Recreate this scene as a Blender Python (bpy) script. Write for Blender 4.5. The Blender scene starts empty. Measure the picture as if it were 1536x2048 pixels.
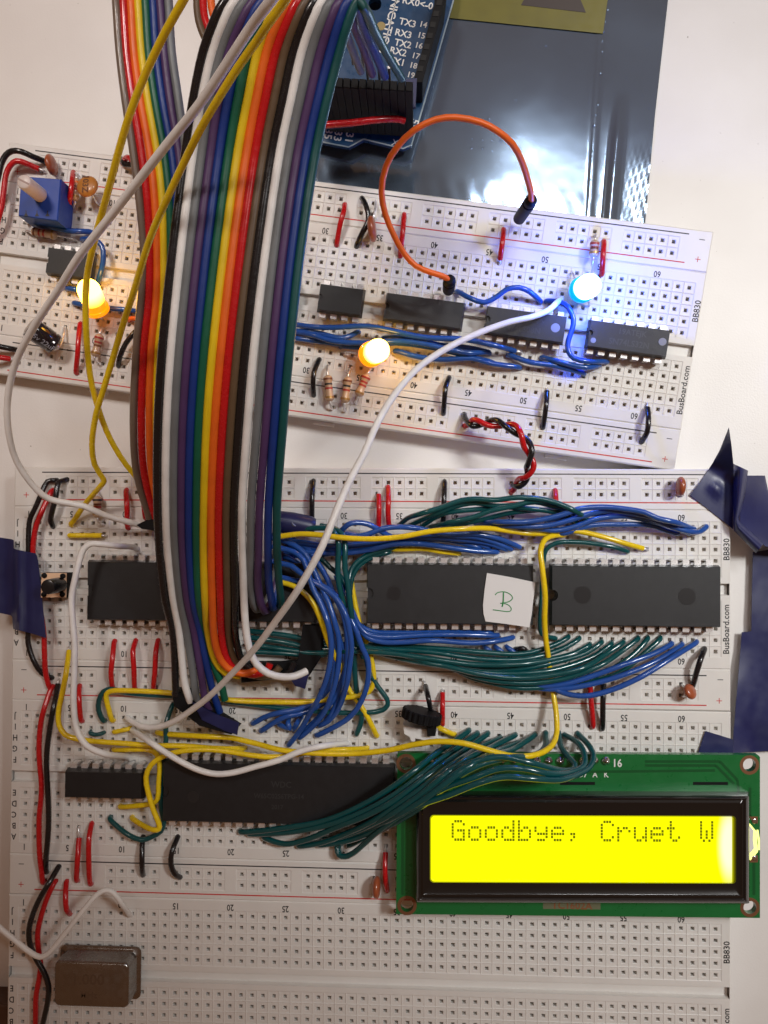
import bpy, bmesh, math, random
import numpy as np
from mathutils import Vector, Matrix, Euler

# ---------------------------------------------------------------- camera, world, lights, exposure
# 1 Blender unit = 1 cm; all sizes below are millimetres times S.
S = 0.1
sc = bpy.context.scene
sc.unit_settings.system = 'METRIC'
sc.unit_settings.scale_length = 0.01
COL = sc.collection
CAM = (90.39973, 43.10012, 179.78136)          # mm, above the board tops (z = 0)
CROT = (0.01571, 0.04198, 0.00699)
FPX = 1574.0
TOP = 8.5                                        # board thickness
cd = bpy.data.cameras.new('camera'); cam = bpy.data.objects.new('camera', cd); COL.objects.link(cam)
cam.location = (CAM[0]*S, CAM[1]*S, (CAM[2]+TOP)*S); cam.rotation_euler = CROT
cd.sensor_width = 36; cd.lens = FPX/2048*36; cd.clip_start = 0.1; cd.clip_end = 1000
sc.camera = cam
w = bpy.data.worlds.new('World'); sc.world = w; w.use_nodes = True
bg = w.node_tree.nodes['Background']
bg.inputs[0].default_value = (1.0, 0.47, 0.24, 1); bg.inputs[1].default_value = 0.145

def lamp(name, kind, loc, target, energy, color, **kw):
    d = bpy.data.lights.new(name, kind); d.energy = energy; d.color = color
    for k, v in kw.items(): setattr(d, k, v)
    o = bpy.data.objects.new(name, d); COL.objects.link(o); o.location = loc
    o.rotation_euler = (Vector(target)-Vector(loc)).to_track_quat('-Z', 'Y').to_euler()
    return o
lamp('ceiling_lamp', 'SPOT', (43, 21, 50), (21.8, 4.0, 0), 97000, (1.0, 1.0, 0.985), spot_size=math.radians(43.5), spot_blend=1.0, shadow_soft_size=5)
lamp('warm_fill_lamp', 'SPOT', (-10, 32, 56), (-0.5, 14.2, 2), 70000, (1.0, 0.89, 0.82), spot_size=math.radians(30), spot_blend=1.0, shadow_soft_size=6)  # warm fill added for the upper left, its cone leaves the lower left dark
lamp('overhead_fill_panel', 'AREA', (22.8, 31.2, 52), (21.5, 28.5, 0), 2700, (0.97, 0.98, 1.0), shape='RECTANGLE', size=12, size_y=2.0, spread=math.radians(85))  # overhead fill added to brighten the high wires and mirror in the bag
sc.view_settings.view_transform = 'Standard'; sc.view_settings.look = 'None'
sc.view_settings.exposure = 0; sc.view_settings.gamma = 1

# ---------------------------------------------------------------- helpers
RNG = random.Random(7)
R3 = np.array(Euler(CROT, 'XYZ').to_matrix())
P = 2.54
UQ = (-4.1127, 121.038, -0.1408, -0.7291, 0.0069, 0.0637)   # pose of the tilted upper board
def uz(x, y):
    c, s = math.cos(UQ[2]), math.sin(UQ[2]); dx, dy = x-UQ[0], y-UQ[1]
    return UQ[3] + UQ[4]*(c*dx+s*dy) + UQ[5]*(-s*dx+c*dy)
def pt(px, py, h=0.0, f='M'):
    """point of the place, mm: h above the main boards (M), the tilted upper board (U) or the table (T)"""
    d = R3 @ np.array([(px-768)/FPX, -(py-1024)/FPX, -1.0])
    z = h-TOP if f == 'T' else h
    for _ in range(4 if f == 'U' else 1):
        t = (z-CAM[2])/d[2]; p = np.array(CAM)+t*d
        if f == 'U': z = h+uz(p[0], p[1])
    return (p[0], p[1], z)
def W(p): return (p[0]*S, p[1]*S, (p[2]+TOP)*S)

MATS = {}
def mat(name, col, rough=0.5, metal=0.0, bump=0.0, bscale=30.0, var=0.0, vscale=3.0, coat=0.0, emit=None, estr=0.0, sss=0.0, spec=0.5, trans=0.0):
    if name in MATS: return MATS[name]
    m = bpy.data.materials.new(name); m.use_nodes = True; nt = m.node_tree; b = nt.nodes['Principled BSDF']
    b.inputs['Base Color'].default_value = (*col, 1); b.inputs['Roughness'].default_value = rough
    b.inputs['Metallic'].default_value = metal; b.inputs['Coat Weight'].default_value = coat
    b.inputs['Specular IOR Level'].default_value = spec; b.inputs['Transmission Weight'].default_value = trans
    if sss: b.inputs['Subsurface Weight'].default_value = sss; b.inputs['Subsurface Radius'].default_value = (0.15, 0.12, 0.1)
    if emit: b.inputs['Emission Color'].default_value = (*emit, 1); b.inputs['Emission Strength'].default_value = estr
    tc = nt.nodes.new('ShaderNodeTexCoord')
    if var:
        n = nt.nodes.new('ShaderNodeTexNoise'); n.inputs['Scale'].default_value = vscale; n.inputs['Detail'].default_value = 5
        nt.links.new(tc.outputs['Object'], n.inputs['Vector'])
        r = nt.nodes.new('ShaderNodeMapRange'); r.inputs['From Min'].default_value = 0.3; r.inputs['From Max'].default_value = 0.7
        r.inputs['To Min'].default_value = 1-var; r.inputs['To Max'].default_value = 1+var*0.6
        nt.links.new(n.outputs[0], r.inputs[0])
        mx = nt.nodes.new('ShaderNodeVectorMath'); mx.operation = 'SCALE'; mx.inputs[0].default_value = col
        nt.links.new(r.outputs[0], mx.inputs['Scale']); nt.links.new(mx.outputs[0], b.inputs['Base Color'])
        r2 = nt.nodes.new('ShaderNodeMapRange'); r2.inputs['To Min'].default_value = max(0.03, rough-0.12); r2.inputs['To Max'].default_value = rough+0.15
        n2 = nt.nodes.new('ShaderNodeTexNoise'); n2.inputs['Scale'].default_value = vscale*4
        nt.links.new(tc.outputs['Object'], n2.inputs['Vector']); nt.links.new(n2.outputs[0], r2.inputs[0]); nt.links.new(r2.outputs[0], b.inputs['Roughness'])
    if bump:
        n = nt.nodes.new('ShaderNodeTexNoise'); n.inputs['Scale'].default_value = bscale; n.inputs['Detail'].default_value = 3
        nt.links.new(tc.outputs['Object'], n.inputs['Vector'])
        bp = nt.nodes.new('ShaderNodeBump'); bp.inputs['Strength'].default_value = bump; bp.inputs['Distance'].default_value = 0.01
        nt.links.new(n.outputs[0], bp.inputs['Height']); nt.links.new(bp.outputs[0], b.inputs['Normal'])
    MATS[name] = m
    return m

PLASTIC = mat('board_plastic', (0.76, 0.75, 0.72), 0.38, bump=0.12, bscale=18, var=0.035, vscale=1.2, sss=0.12)
CLIP = mat('contact_metal', (0.62, 0.58, 0.52), 0.28, 1.0, var=0.2, vscale=6)
WELL = mat('contact_well', (0.05, 0.045, 0.04), 0.45, 0.3)
INK = mat('black_ink', (0.018, 0.018, 0.02), 0.5, var=0.3, vscale=20)
REDINK = mat('red_ink', (0.62, 0.03, 0.025), 0.5, var=0.25, vscale=14)
CHIP = mat('chip_epoxy', (0.013, 0.014, 0.016), 0.42, spec=0.45, coat=0.08, bump=0.5, bscale=90, var=0.15, vscale=5)
CHIPMARK = mat('chip_marking', (0.026, 0.027, 0.029), 0.5)
CHIPGREY = mat('chip_mould_mark', (0.22, 0.23, 0.24), 0.5, bump=0.3, bscale=120)
TIN = mat('tinned_metal', (0.86, 0.86, 0.86), 0.30, 0.7, var=0.12, vscale=8)
BLK = mat('black_housing', (0.006, 0.006, 0.007), 0.6, bump=0.1, bscale=60, spec=0.18)
TAPE = mat('blue_tape', (0.013, 0.018, 0.088), 0.38, bump=0.25, bscale=1.6, var=0.2, vscale=1.0)
INS = {k: mat(k+'_insulation', c, r, var=0.10, vscale=2.5, coat=ct, bump=0.03, bscale=5) for k, (c, r, ct) in {
    'black': ((0.009, 0.009, 0.011), 0.24, 0.3), 'white': ((0.86, 0.86, 0.84), 0.38, 0.0), 'grey': ((0.16, 0.175, 0.185), 0.42, 0),
    'pale_grey': ((0.50, 0.52, 0.55), 0.4, 0), 'purple': ((0.075, 0.035, 0.12), 0.42, 0), 'blue': ((0.018, 0.085, 0.36), 0.2, 0.4),
    'deep_blue': ((0.006, 0.035, 0.22), 0.4, 0), 'green': ((0.003, 0.105, 0.055), 0.4, 0), 'teal': ((0.002, 0.074, 0.08), 0.19, 0.4),
    'yellow': ((0.86, 0.62, 0.012), 0.24, 0.3), 'ribbon_yellow': ((0.78, 0.55, 0.01), 0.42, 0), 'orange': ((0.82, 0.14, 0.012), 0.42, 0),
    'red': ((0.55, 0.008, 0.012), 0.24, 0.3), 'ribbon_teal': ((0.002, 0.075, 0.075), .42, 0), 'brown': ((0.12, 0.075, 0.04), 0.42, 0), 'taupe': ((0.17, 0.125, 0.095), 0.36, 0.2)}.items()}

class MB:
    def __init__(s): s.v = []; s.f = []
    def add(s, vs, fs):
        o = len(s.v); s.v += [tuple(v) for v in vs]; s.f += [tuple(i+o for i in f) for f in fs]; return s
    def quad(s, a, b, c, d): return s.add([a, b, c, d], [(0, 1, 2, 3)])
    def box(s, x0, x1, y0, y1, z0, z1, ch=0.0):
        if ch:
            v = [(x0, y0, z0), (x1, y0, z0), (x1, y1, z0), (x0, y1, z0), (x0, y0, z1-ch), (x1, y0, z1-ch), (x1, y1, z1-ch), (x0, y1, z1-ch),
                 (x0+ch, y0+ch, z1), (x1-ch, y0+ch, z1), (x1-ch, y1-ch, z1), (x0+ch, y1-ch, z1)]
            f = [(3, 2, 1, 0), (0, 1, 5, 4), (1, 2, 6, 5), (2, 3, 7, 6), (3, 0, 4, 7), (4, 5, 9, 8), (5, 6, 10, 9), (6, 7, 11, 10), (7, 4, 8, 11), (8, 9, 10, 11)]
            return s.add(v, f)
        v = [(x0, y0, z0), (x1, y0, z0), (x1, y1, z0), (x0, y1, z0), (x0, y0, z1), (x1, y0, z1), (x1, y1, z1), (x0, y1, z1)]
        return s.add(v, [(3, 2, 1, 0), (4, 5, 6, 7), (0, 1, 5, 4), (1, 2, 6, 5), (2, 3, 7, 6), (3, 0, 4, 7)])
    def prism(s, poly, z0, z1):
        n = len(poly); A = sum(poly[i][0]*poly[(i+1) % n][1]-poly[(i+1) % n][0]*poly[i][1] for i in range(n))
        if A < 0: poly = poly[::-1]
        return s.add([(x, y, z0) for x, y in poly]+[(x, y, z1) for x, y in poly],
                     [tuple(range(n))[::-1], tuple(range(n, 2*n))]+[(i, (i+1) % n, n+(i+1) % n, n+i) for i in range(n)])
    def lathe(s, prof, a, b, n=16):
        """prof = [(t mm along a->b, radius)]"""
        a = np.array(a, float); b = np.array(b, float); ax = b-a; ax /= np.linalg.norm(ax)
        e1 = np.cross(ax, (0, 0, 1.0)) if abs(ax[2]) < 0.95 else np.cross(ax, (1.0, 0, 0)); e1 /= np.linalg.norm(e1); e2 = np.cross(ax, e1)
        vs = []; fs = []
        for t, r in prof:
            for k in range(n):
                an = 2*math.pi*k/n; vs.append(a+ax*t+r*(math.cos(an)*e1+math.sin(an)*e2))
        for i in range(len(prof)-1):
            for k in range(n): fs.append((i*n+k, i*n+(k+1) % n, (i+1)*n+(k+1) % n, (i+1)*n+k))
        fs.append(tuple(range(n))[::-1]); fs.append(tuple(range((len(prof)-1)*n, len(prof)*n)))
        return s.add(vs, fs)
    def tube(s, pts, r, n=8, step=1.0, smooth=True):
        p = np.array(pts, float)
        keep = [0]+[i for i in range(1, len(p)) if np.linalg.norm(p[i]-p[i-1]) > 1e-4]; p = p[keep]
        if smooth and len(p) > 2:
            q = np.vstack([2*p[0]-p[1], p, 2*p[-1]-p[-2]]); out = []
            for i in range(1, len(q)-2):
                L = np.linalg.norm(q[i+1]-q[i]); k = max(2, min(16, int(L/step)))
                t = [0.0]
                for a in range(3): t.append(t[-1]+max(1e-3, np.linalg.norm(q[i+a]-q[i-1+a]))**0.5)
                for j in range(k):
                    x = t[1]+(t[2]-t[1])*j/k
                    A1 = (t[1]-x)/(t[1]-t[0])*q[i-1]+(x-t[0])/(t[1]-t[0])*q[i]; A2 = (t[2]-x)/(t[2]-t[1])*q[i]+(x-t[1])/(t[2]-t[1])*q[i+1]
                    A3 = (t[3]-x)/(t[3]-t[2])*q[i+1]+(x-t[2])/(t[3]-t[2])*q[i+2]
                    B1 = (t[2]-x)/(t[2]-t[0])*A1+(x-t[0])/(t[2]-t[0])*A2; B2 = (t[3]-x)/(t[3]-t[1])*A2+(x-t[1])/(t[3]-t[1])*A3
                    out.append((t[2]-x)/(t[2]-t[1])*B1+(x-t[1])/(t[2]-t[1])*B2)
            out.append(p[-1]); p = np.array(out)
        T = np.gradient(p, axis=0); T /= np.linalg.norm(T, axis=1)[:, None]
        u = np.cross(T[0], (0.3, 0.2, 1.0)); u /= np.linalg.norm(u); vs = []; fs = []
        for i in range(len(p)):
            u = u-T[i]*(u@T[i]); u /= np.linalg.norm(u); v = np.cross(T[i], u)
            for k in range(n):
                an = 2*math.pi*k/n; vs.append(p[i]+r*(math.cos(an)*u+math.sin(an)*v))
        for i in range(len(p)-1):
            for k in range(n): fs.append((i*n+k, i*n+(k+1) % n, (i+1)*n+(k+1) % n, (i+1)*n+k))
        fs.append(tuple(range(n))[::-1]); fs.append(tuple(range((len(p)-1)*n, len(p)*n)))
        s.add(vs, fs); return s
    def build(s, name, m, parent=None, world=True, smooth=False, auto=None):
        """world=True: vertices are world mm (board-top z=0); False: local mm of the parent"""
        me = bpy.data.meshes.new(name)
        if world and parent is not None:
            inv = WM[parent.name].inverted(); vs = [inv @ Vector(W(v)) for v in s.v]
        elif world: vs = [W(v) for v in s.v]
        else: vs = [(v[0]*S, v[1]*S, v[2]*S) for v in s.v]
        me.from_pydata(vs, [], s.f); me.update()
        if isinstance(m, (list, tuple)):
            for x in m: me.materials.append(x)
        elif m: me.materials.append(m)
        if smooth:
            me.polygons.foreach_set('use_smooth', [True]*len(me.polygons))
            if auto:
                try: me.set_sharp_from_angle(angle=math.radians(auto))
                except Exception: pass
        o = bpy.data.objects.new(name, me); COL.objects.link(o)
        if parent is not None: o.parent = parent
        WM[o.name] = WM[parent.name] if parent is not None else Matrix.Identity(4)
        return o
WM = {}
def tag(o, label=None, cat=None, group=None, kind=None):
    if label: o['label'] = label
    if cat: o['category'] = cat
    if group: o['group'] = group
    if kind: o['kind'] = kind
    return o
def empty(name, loc, rot=(0, 0, 0), label=None, cat=None, group=None):
    """loc in world mm"""
    o = bpy.data.objects.new(name, None); COL.objects.link(o); o.empty_display_size = 0.2
    o.location = W(loc); o.rotation_euler = rot
    WM[o.name] = Matrix.Translation(W(loc)) @ Euler(rot, 'XYZ').to_matrix().to_4x4()
    return tag(o, label, cat, group)

# text drawn as a flat mesh lying in the parent's xy plane
FCACHE = {}
def text_polys(txt):
    if txt not in FCACHE:
        cu = bpy.data.curves.new('t', 'FONT'); cu.body = txt; cu.size = 1; cu.align_x = 'CENTER'; cu.align_y = 'CENTER'; cu.resolution_u = 2; cu.offset = 0.018
        o = bpy.data.objects.new('t', cu); COL.objects.link(o)
        dg = bpy.context.evaluated_depsgraph_get(); dg.update(); me = bpy.data.meshes.new_from_object(o.evaluated_get(dg))
        v = [tuple(x.co) for x in me.vertices]; f = [tuple(p.vertices) for p in me.polygons]
        if v:
            cx = (min(a[0] for a in v)+max(a[0] for a in v))/2; cy = (min(a[1] for a in v)+max(a[1] for a in v))/2
            v = [(a[0]-cx, a[1]-cy, 0) for a in v]
        FCACHE[txt] = (v, f)
        bpy.data.objects.remove(o); bpy.data.curves.remove(cu); bpy.data.meshes.remove(me)
    return FCACHE[txt]
def put_text(mb, txt, x, y, z, size, ang=0.0, sx=1.0, space=0.0):
    v, f = text_polys(txt); c, s = math.cos(ang), math.sin(ang)
    mb.add([(x+c*a[0]*size*sx-s*a[1]*size, y+s*a[0]*size*sx+c*a[1]*size, z) for a in v], f)
PI = math.pi
# ---------------------------------------------------------------- the table
def table():
    m = bpy.data.materials.new('white_table'); m.use_nodes = True; nt = m.node_tree; b = nt.nodes['Principled BSDF']
    tc = nt.nodes.new('ShaderNodeTexCoord')
    def noise(sc_, det=4):
        n = nt.nodes.new('ShaderNodeTexNoise'); n.inputs['Scale'].default_value = sc_; n.inputs['Detail'].default_value = det
        nt.links.new(tc.outputs['Object'], n.inputs['Vector']); return n
    n = noise(0.35); r = nt.nodes.new('ShaderNodeValToRGB'); r.color_ramp.elements[0].position = 0.35; r.color_ramp.elements[1].position = 0.7
    r.color_ramp.elements[0].color = (0.74, 0.725, 0.70, 1); r.color_ramp.elements[1].color = (0.80, 0.79, 0.77, 1)
    nt.links.new(n.outputs[0], r.inputs[0])
    n2 = noise(9, 6); r2 = nt.nodes.new('ShaderNodeValToRGB'); r2.color_ramp.elements[0].position = 0.24; r2.color_ramp.elements[1].position = 0.27
    r2.color_ramp.elements[0].color = (0.45, 0.42, 0.40, 1); r2.color_ramp.elements[1].color = (1, 1, 1, 1); nt.links.new(n2.outputs[0], r2.inputs[0])
    mx = nt.nodes.new('ShaderNodeMix'); mx.data_type = 'RGBA'; mx.blend_type = 'MULTIPLY'; mx.inputs[0].default_value = 1
    nt.links.new(r.outputs[0], mx.inputs[6]); nt.links.new(r2.outputs[0], mx.inputs[7]); nt.links.new(mx.outputs[2], b.inputs['Base Color'])
    b.inputs['Roughness'].default_value = 0.42
    n3 = noise(22, 3); bp = nt.nodes.new('ShaderNodeBump'); bp.inputs['Strength'].default_value = 0.3; bp.inputs['Distance'].default_value = 0.01
    nt.links.new(n3.outputs[0], bp.inputs['Height']); nt.links.new(bp.outputs[0], b.inputs['Normal'])
    mb = MB(); mb.box(-420, 620, -420, 520, -TOP-25, -TOP)
    tag(mb.build('table_top', m), kind='structure', label='white speckled table top under the boards')
table()

# ---------------------------------------------------------------- breadboards
def cells(mb, cl, holes):
    """one hole cell each: raised rim, dished pad, square well"""
    h = P/2; i1 = h-0.14; c0 = 0.49; c1 = 0.39
    for (u, v) in holes:
        x, y = u*P, v*P
        def sq(r, z): return [(x-r, y-r, z), (x+r, y-r, z), (x+r, y+r, z), (x-r, y+r, z)]
        rings = sq(h, 0)+sq(i1, -0.10)+sq(c0, -0.12)+sq(c1, -0.19)+sq(c1, -1.5)
        fs = []
        for k in range(4):
            for j in range(4): fs.append((k*4+j, k*4+(j+1) % 4, k*4+4+(j+1) % 4, k*4+4+j))
        mb.add(rings, fs)
        jx = RNG.uniform(-.05, .05)
        cl.add(sq(c1, -1.5), [(0, 1, 2, 3)])
        # two leaf springs meeting in a V
        cl.add([(x-c1, y-c1, -1.0), (x-c1, y+c1, -1.0), (x-0.10+jx, y+c1, -1.48), (x-0.10+jx, y-c1, -1.48)], [(0, 3, 2, 1)])
        cl.add([(x+c1, y-c1, -1.25), (x+c1, y+c1, -1.25), (x+0.16+jx, y+c1, -1.48), (x+0.16+jx, y-c1, -1.48)], [(0, 1, 2, 3)])
def flat(mb, u0, u1, v0, v1, z=0): mb.quad((u0*P, v0*P, z), (u1*P, v0*P, z), (u1*P, v1*P, z), (u0*P, v1*P, z))
def skirt(mb, u0, u1, v0, v1):
    """chamfered edge and sides of a strip"""
    x0, x1, y0, y1 = u0*P, u1*P, v0*P, v1*P; c = 0.28
    a = [(x0, y0, 0), (x1, y0, 0), (x1, y1, 0), (x0, y1, 0)]; b = [(x0-c, y0-c, -c), (x1+c, y0-c, -c), (x1+c, y1+c, -c), (x0-c, y1+c, -c)]
    d = [(p[0], p[1], -TOP) for p in b]
    mb.add(a+b+d, [(k, k+4, (k+1) % 4+4, (k+1) % 4) for k in range(4)]+[(k+4, k+8, (k+1) % 4+8, (k+1) % 4+4) for k in range(4)]+[(8, 9, 10, 11)])
MARKS = {}
def breadboard(origin, rot, label, rails, rows=None):
    """origin = world mm of column 1 on the upper number row; local x along the columns, y towards the top rail"""
    t = empty('breadboard', origin, rot, label, 'breadboard', 'white solderless breadboards')
    e = 0.11
    mb = MB(); cl = MB()
    U0, U1, V1, V0 = -1.4+e, 63.3-e, 0.68-e, -13.35+e
    hs = [(u, v-0.8) for u in range(63) for v in (0, -1, -2, -3, -4, -7, -8, -9, -10, -11)]
    cells(mb, cl, hs)
    flat(mb, U0, U1, -0.3, V1); flat(mb, U0, U1, V0, -12.3)
    for a, b in ((-5.3, -0.3), (-12.3, -7.3)): flat(mb, U0, -0.5, a, b); flat(mb, 62.5, U1, a, b)
    flat(mb, U0, U1, -5.78, -5.3); flat(mb, U0, U1, -7.3, -6.82)
    gz = -1.3
    flat(mb, U0, U1, -6.76, -5.84, gz)
    for a, b in ((-5.84, -5.78), (-6.76, -6.82)):
        p = [(U0*P, a*P, gz), (U1*P, a*P, gz), (U1*P, b*P, 0), (U0*P, b*P, 0)]
        mb.add(p, [(0, 1, 2, 3)] if b > a else [(3, 2, 1, 0)])
    skirt(mb, U0, U1, V0, V1)
    # notches where the gutter runs out and small dovetail keys at the short ends
    for x in (U0*P-0.28, U1*P+0.28):
        sgn = -1 if x < 0 else 1
        mb.box(min(x, x+sgn*0.9), max(x, x+sgn*0.9), -6.7*P, -5.9*P, -TOP, -5.2)
    strip = mb.build('terminal_strip', PLASTIC, t, world=False)
    def mark(name, txt, x, y, size, ang, sx):
        if (name, txt) not in MARKS:
            q = MB(); put_text(q, txt, 0, 0, 0, size, ang, sx); o = q.build(name, INK, strip, world=False); MARKS[(name, txt)] = o.data
        else:
            o = bpy.data.objects.new(name, MARKS[(name, txt)]); COL.objects.link(o); o.parent = strip
        o.location = (x*S, y*S, 0.012*S)
    for n_ in [1]+list(range(5, 61, 5)):
        for v in (0.0, -12.7): mark('printed_number', str(n_), (n_-1)*P, v*P, 2.0, PI, 0.80)
    for i, ch in enumerate('JIHGF'): mark('printed_letter', ch, -1.0*P, (-0.8-i)*P, 1.95, PI, 0.86)
    for i, ch in enumerate('EDCBA'): mark('printed_letter', ch, -1.0*P, (-7.8-i)*P, 1.95, PI, 0.86)
    mark('printed_name', 'BB830', 62.93*P, -2.75*P, 1.9, PI/2, 1.0)
    mark('printed_name', 'BusBoard.com', 62.90*P, -9.8*P, 1.9, PI/2, 1.0)
    tag(cl.build('contact_clips', CLIP, strip, world=False), kind='stuff')
    for top in rails:
        mb = MB(); cl = MB()
        v1, v0 = (4.32-e, 0.68+e) if top else (-13.35-e, -17.01+e)
        r0, r1 = (3.02, 2.03) if top else (-14.70, -15.68)
        cols = [u for u in range(2, 61) if u % 6 != 1]
        mid = (r0+r1)/2; h = P/2
        # holes on an exact 1-pitch grid centred on the two rows
        hv = [mid+0.5, mid-0.5]
        cells(mb, cl, [(u, v) for u in cols for v in hv])
        flat(mb, U0, U1, mid+1.0, v1); flat(mb, U0, U1, v0, mid-1.0)
        flat(mb, U0, 1.5, mid-1.0, mid+1.0); flat(mb, 60.5, U1, mid-1.0, mid+1.0)
        for u in range(7, 56, 6): flat(mb, u-0.5, u+0.5, mid-1.0, mid+1.0, -0.001)
        skirt(mb, U0, U1, v0, v1)
        rl = mb
        for u in (9, 31, 53):            # dovetail tabs on the outer long edge
            if top: continue
            x = u*P; rl.box(x-2.6, x+2.6, v0*P-1.3, v0*P-0.28, -TOP, -4.5, 0.2)
        rail = rl.build('power_rail', PLASTIC, t, world=False)
        vb, vr = (3.84, 1.33) if top else (-13.90, -16.52)
        mk = MB(); mk.box(1.2*P, 61.2*P, vb*P-0.13, vb*P+0.13, 0.002, 0.014)
        for u in (-0.25, 62.4):
            y = vb-0.35; mk.box(u*P-0.62, u*P+0.62, y*P-0.08, y*P+0.08, 0.002, 0.014)
        mk.build('negative_line', INK, rail, world=False)
        mk = MB(); mk.box(1.0*P, 61.2*P, vr*P-0.13, vr*P+0.13, 0.002, 0.014)
        for u in (-0.25, 62.3):
            y = (vr+0.42)*P; mk.box(u*P-0.62, u*P+0.62, y-0.08, y+0.08, 0.002, 0.014); mk.box(u*P-0.08, u*P+0.08, y-0.62, y+0.62, 0.003, 0.015)
        mk.build('positive_line', REDINK, rail, world=False)
        tag(cl.build('contact_clips', CLIP, rail, world=False), kind='stuff')
    return t
DY = 44.924
BO = {1: ((-0.05, DY-0.03, 0), (0, 0, math.radians(0.03))), 2: ((0.03, 0.05, 0), (0, 0, math.radians(-0.06))), 3: ((0.0, -DY-0.03, 0), (0, 0, math.radians(0.09)))}
def tilt_rot():
    c, s = math.cos(UQ[2]), math.sin(UQ[2])
    ex = Vector((c, s, UQ[4])).normalized(); ey = Vector((-s, c, UQ[5])); n = ex.cross(ey).normalized(); ey = n.cross(ex)
    return Matrix((ex, ey, n)).transposed().to_euler('XYZ')
BO['U'] = ((UQ[0], UQ[1], UQ[3]), tuple(tilt_rot()))
breadboard(*BO[1], 'uppermost of the three joined white breadboards, between blue tape pieces', (True, False))
breadboard(*BO[2], 'middle one of the three joined breadboards, with the display standing over its corner', (False,))
breadboard(*BO[3], 'nearly empty white breadboard below the display with the silver oscillator can', ())
breadboard(*BO['U'], 'separate tilted white breadboard at the back, lit by blue and orange lights', (True, False))
BM = {k: Matrix.Translation(W(v[0])) @ Euler(v[1], 'XYZ').to_matrix().to_4x4() for k, v in BO.items()}
def near_u(k, px, py, h=3):
    p = BM[k].inverted() @ Vector(W(pt(px, py, h, 'U' if k == 'U' else 'M')))
    return p.x/S/P, p.y/S/P

# ---------------------------------------------------------------- chips
def chip(k, px, py, n, wide, cv, label, marks=(), txt=(), notch=True, group=None, top=5.0, n0=None):
    u, _ = near_u(k, px, py, 3.0); u0 = round(u)
    L = n*P+(1.6 if wide else 0.3 if n > 2 else 0); hw = 6.85 if wide else 3.2; rs = 3*P if wide else 1.5*P
    loc = BM[k] @ Vector(((u0+(n-1)/2)*P*S, cv*P*S, 0))
    t = empty('integrated_circuit', (loc.x/S, loc.y/S, loc.z/S-TOP), BO[k][1], label, 'chip', 'black chips plugged into the breadboards')
    mb = MB(); X = L/2; z0, zm, z1 = 1.0, 3.0, top; d = 0.35
    nr = 1.3 if wide else 0.8
    def outline(ins):
        a = [(-X+ins, hw-ins), (-X+ins, nr-ins*0.3)] if notch else [(-X+ins, hw-ins)]
        if notch:
            for j in range(1, 8):
                an = PI/2-PI*j/8; a.append((-X+ins+nr*math.cos(an)*1.0, nr*math.sin(an)))
            a.append((-X+ins, -nr+ins*0.3))
        a += [(-X+ins, -hw+ins), (X-ins, -hw+ins), (X-ins, hw-ins)]
        return a
    o0, o1, o2 = outline(d), outline(0), outline(d); m_ = len(o0)
    vs = [(x, y, z0) for x, y in o0]+[(x, y, zm) for x, y in o1]+[(x, y, z1-0.12) for x, y in o2]+[(x*0.997, y*0.985, z1) for x, y in o2]
    fs = [tuple(range(m_))]+[(r*m_+(j+1) % m_, r*m_+j, (r+1)*m_+j, (r+1)*m_+(j+1) % m_) for r in range(3) for j in range(m_)]+[tuple(range(3*m_, 4*m_))[::-1]]
    mb.add(vs, fs)
    if notch and not (wide and n == 14 and u0 > 40): mb.prism([(-X+.36+nr*1.03*math.cos(a_), nr*1.03*math.sin(a_)) for a_ in [PI/2-PI*j/10 for j in range(11)]], z0+.01, z1-.5)
    mb.build('body', CHIP, t, world=False)
    pm = None
    for side in (1, -1):
        for i in range(n):
            if pm is None:
                q = MB(); wd = 0.72; xo = hw-0.1-rs
                q.box(-wd, wd, xo, 0.12, zm-0.13, zm+0.13); q.box(-wd, wd, 0.12, 0.36, 0.4, zm+0.13-0.02); q.box(-0.25, 0.25, 0.14, 0.34, -1.4, 0.4)
                o = q.build('pin', TIN, t, world=False); pm = o.data
            else:
                o = bpy.data.objects.new('pin', pm); COL.objects.link(o); o.parent = t
            o.location = ((i-(n-1)/2)*P*S, side*rs*S, 0); o.rotation_euler = (0, 0, 0 if side == 1 else PI)
    mk = MB()
    for (x, y, size, s_) in txt: put_text(mk, s_, x, y, top+0.006, size, 0, 0.95)
    if mk.v: mk.build('printed_marking', CHIPMARK, t, world=False)
    for (x, y, r, pale) in marks:
        q = MB(); q.lathe([(0, r), (0.025, r), (0.03, r*0.93)], (x, y, top-0.01), (x, y, top+1), 24)
        q.build('mould_mark', CHIPGREY if pale else mat('chip_dimple', (0.02, 0.021, 0.023), 0.3), t, world=False)
    return t
chip('U', 654, 603, 4, False, -6.3, 'small eight pin chip beside the ribbon cable on the tilted board', txt=())
chip('U', 783, 617, 7, False, -6.3, 'plain fourteen pin chip just below left of the orange jumper end', marks=((-7.9, -1.6, .6, False),))
chip('U', 981, 640, 7, False, -6.3, 'fourteen pin chip SN74LS08N crossed by the white wire', marks=((6.6, 0.1, 1.0, True),),
     txt=((-1.0, -1.1, 1.9, 'SN74LS08N'), (1.0, 1.3, 1.8, '19ATEJK')))
chip('U', 1184, 665, 7, False, -6.3, 'rightmost chip SN74LS32N on the tilted board near the blue light', marks=((-7.6, -1.5, .6, True), (7.4, 0.2, .85, True)),
     txt=((0.2, -1.1, 1.9, 'SN74LS32N'), (0.8, 1.1, 1.8, '19ATEJK')))
chip('U', 113, 528, 4, False, -6.3, 'small dark chip at the left of the tilted board behind the white wire', top=5.0)
chip('U', 562, 597, 2, False, -6.3, 'tiny black part half hidden by the right edge of the ribbon cable', notch=False)
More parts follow.
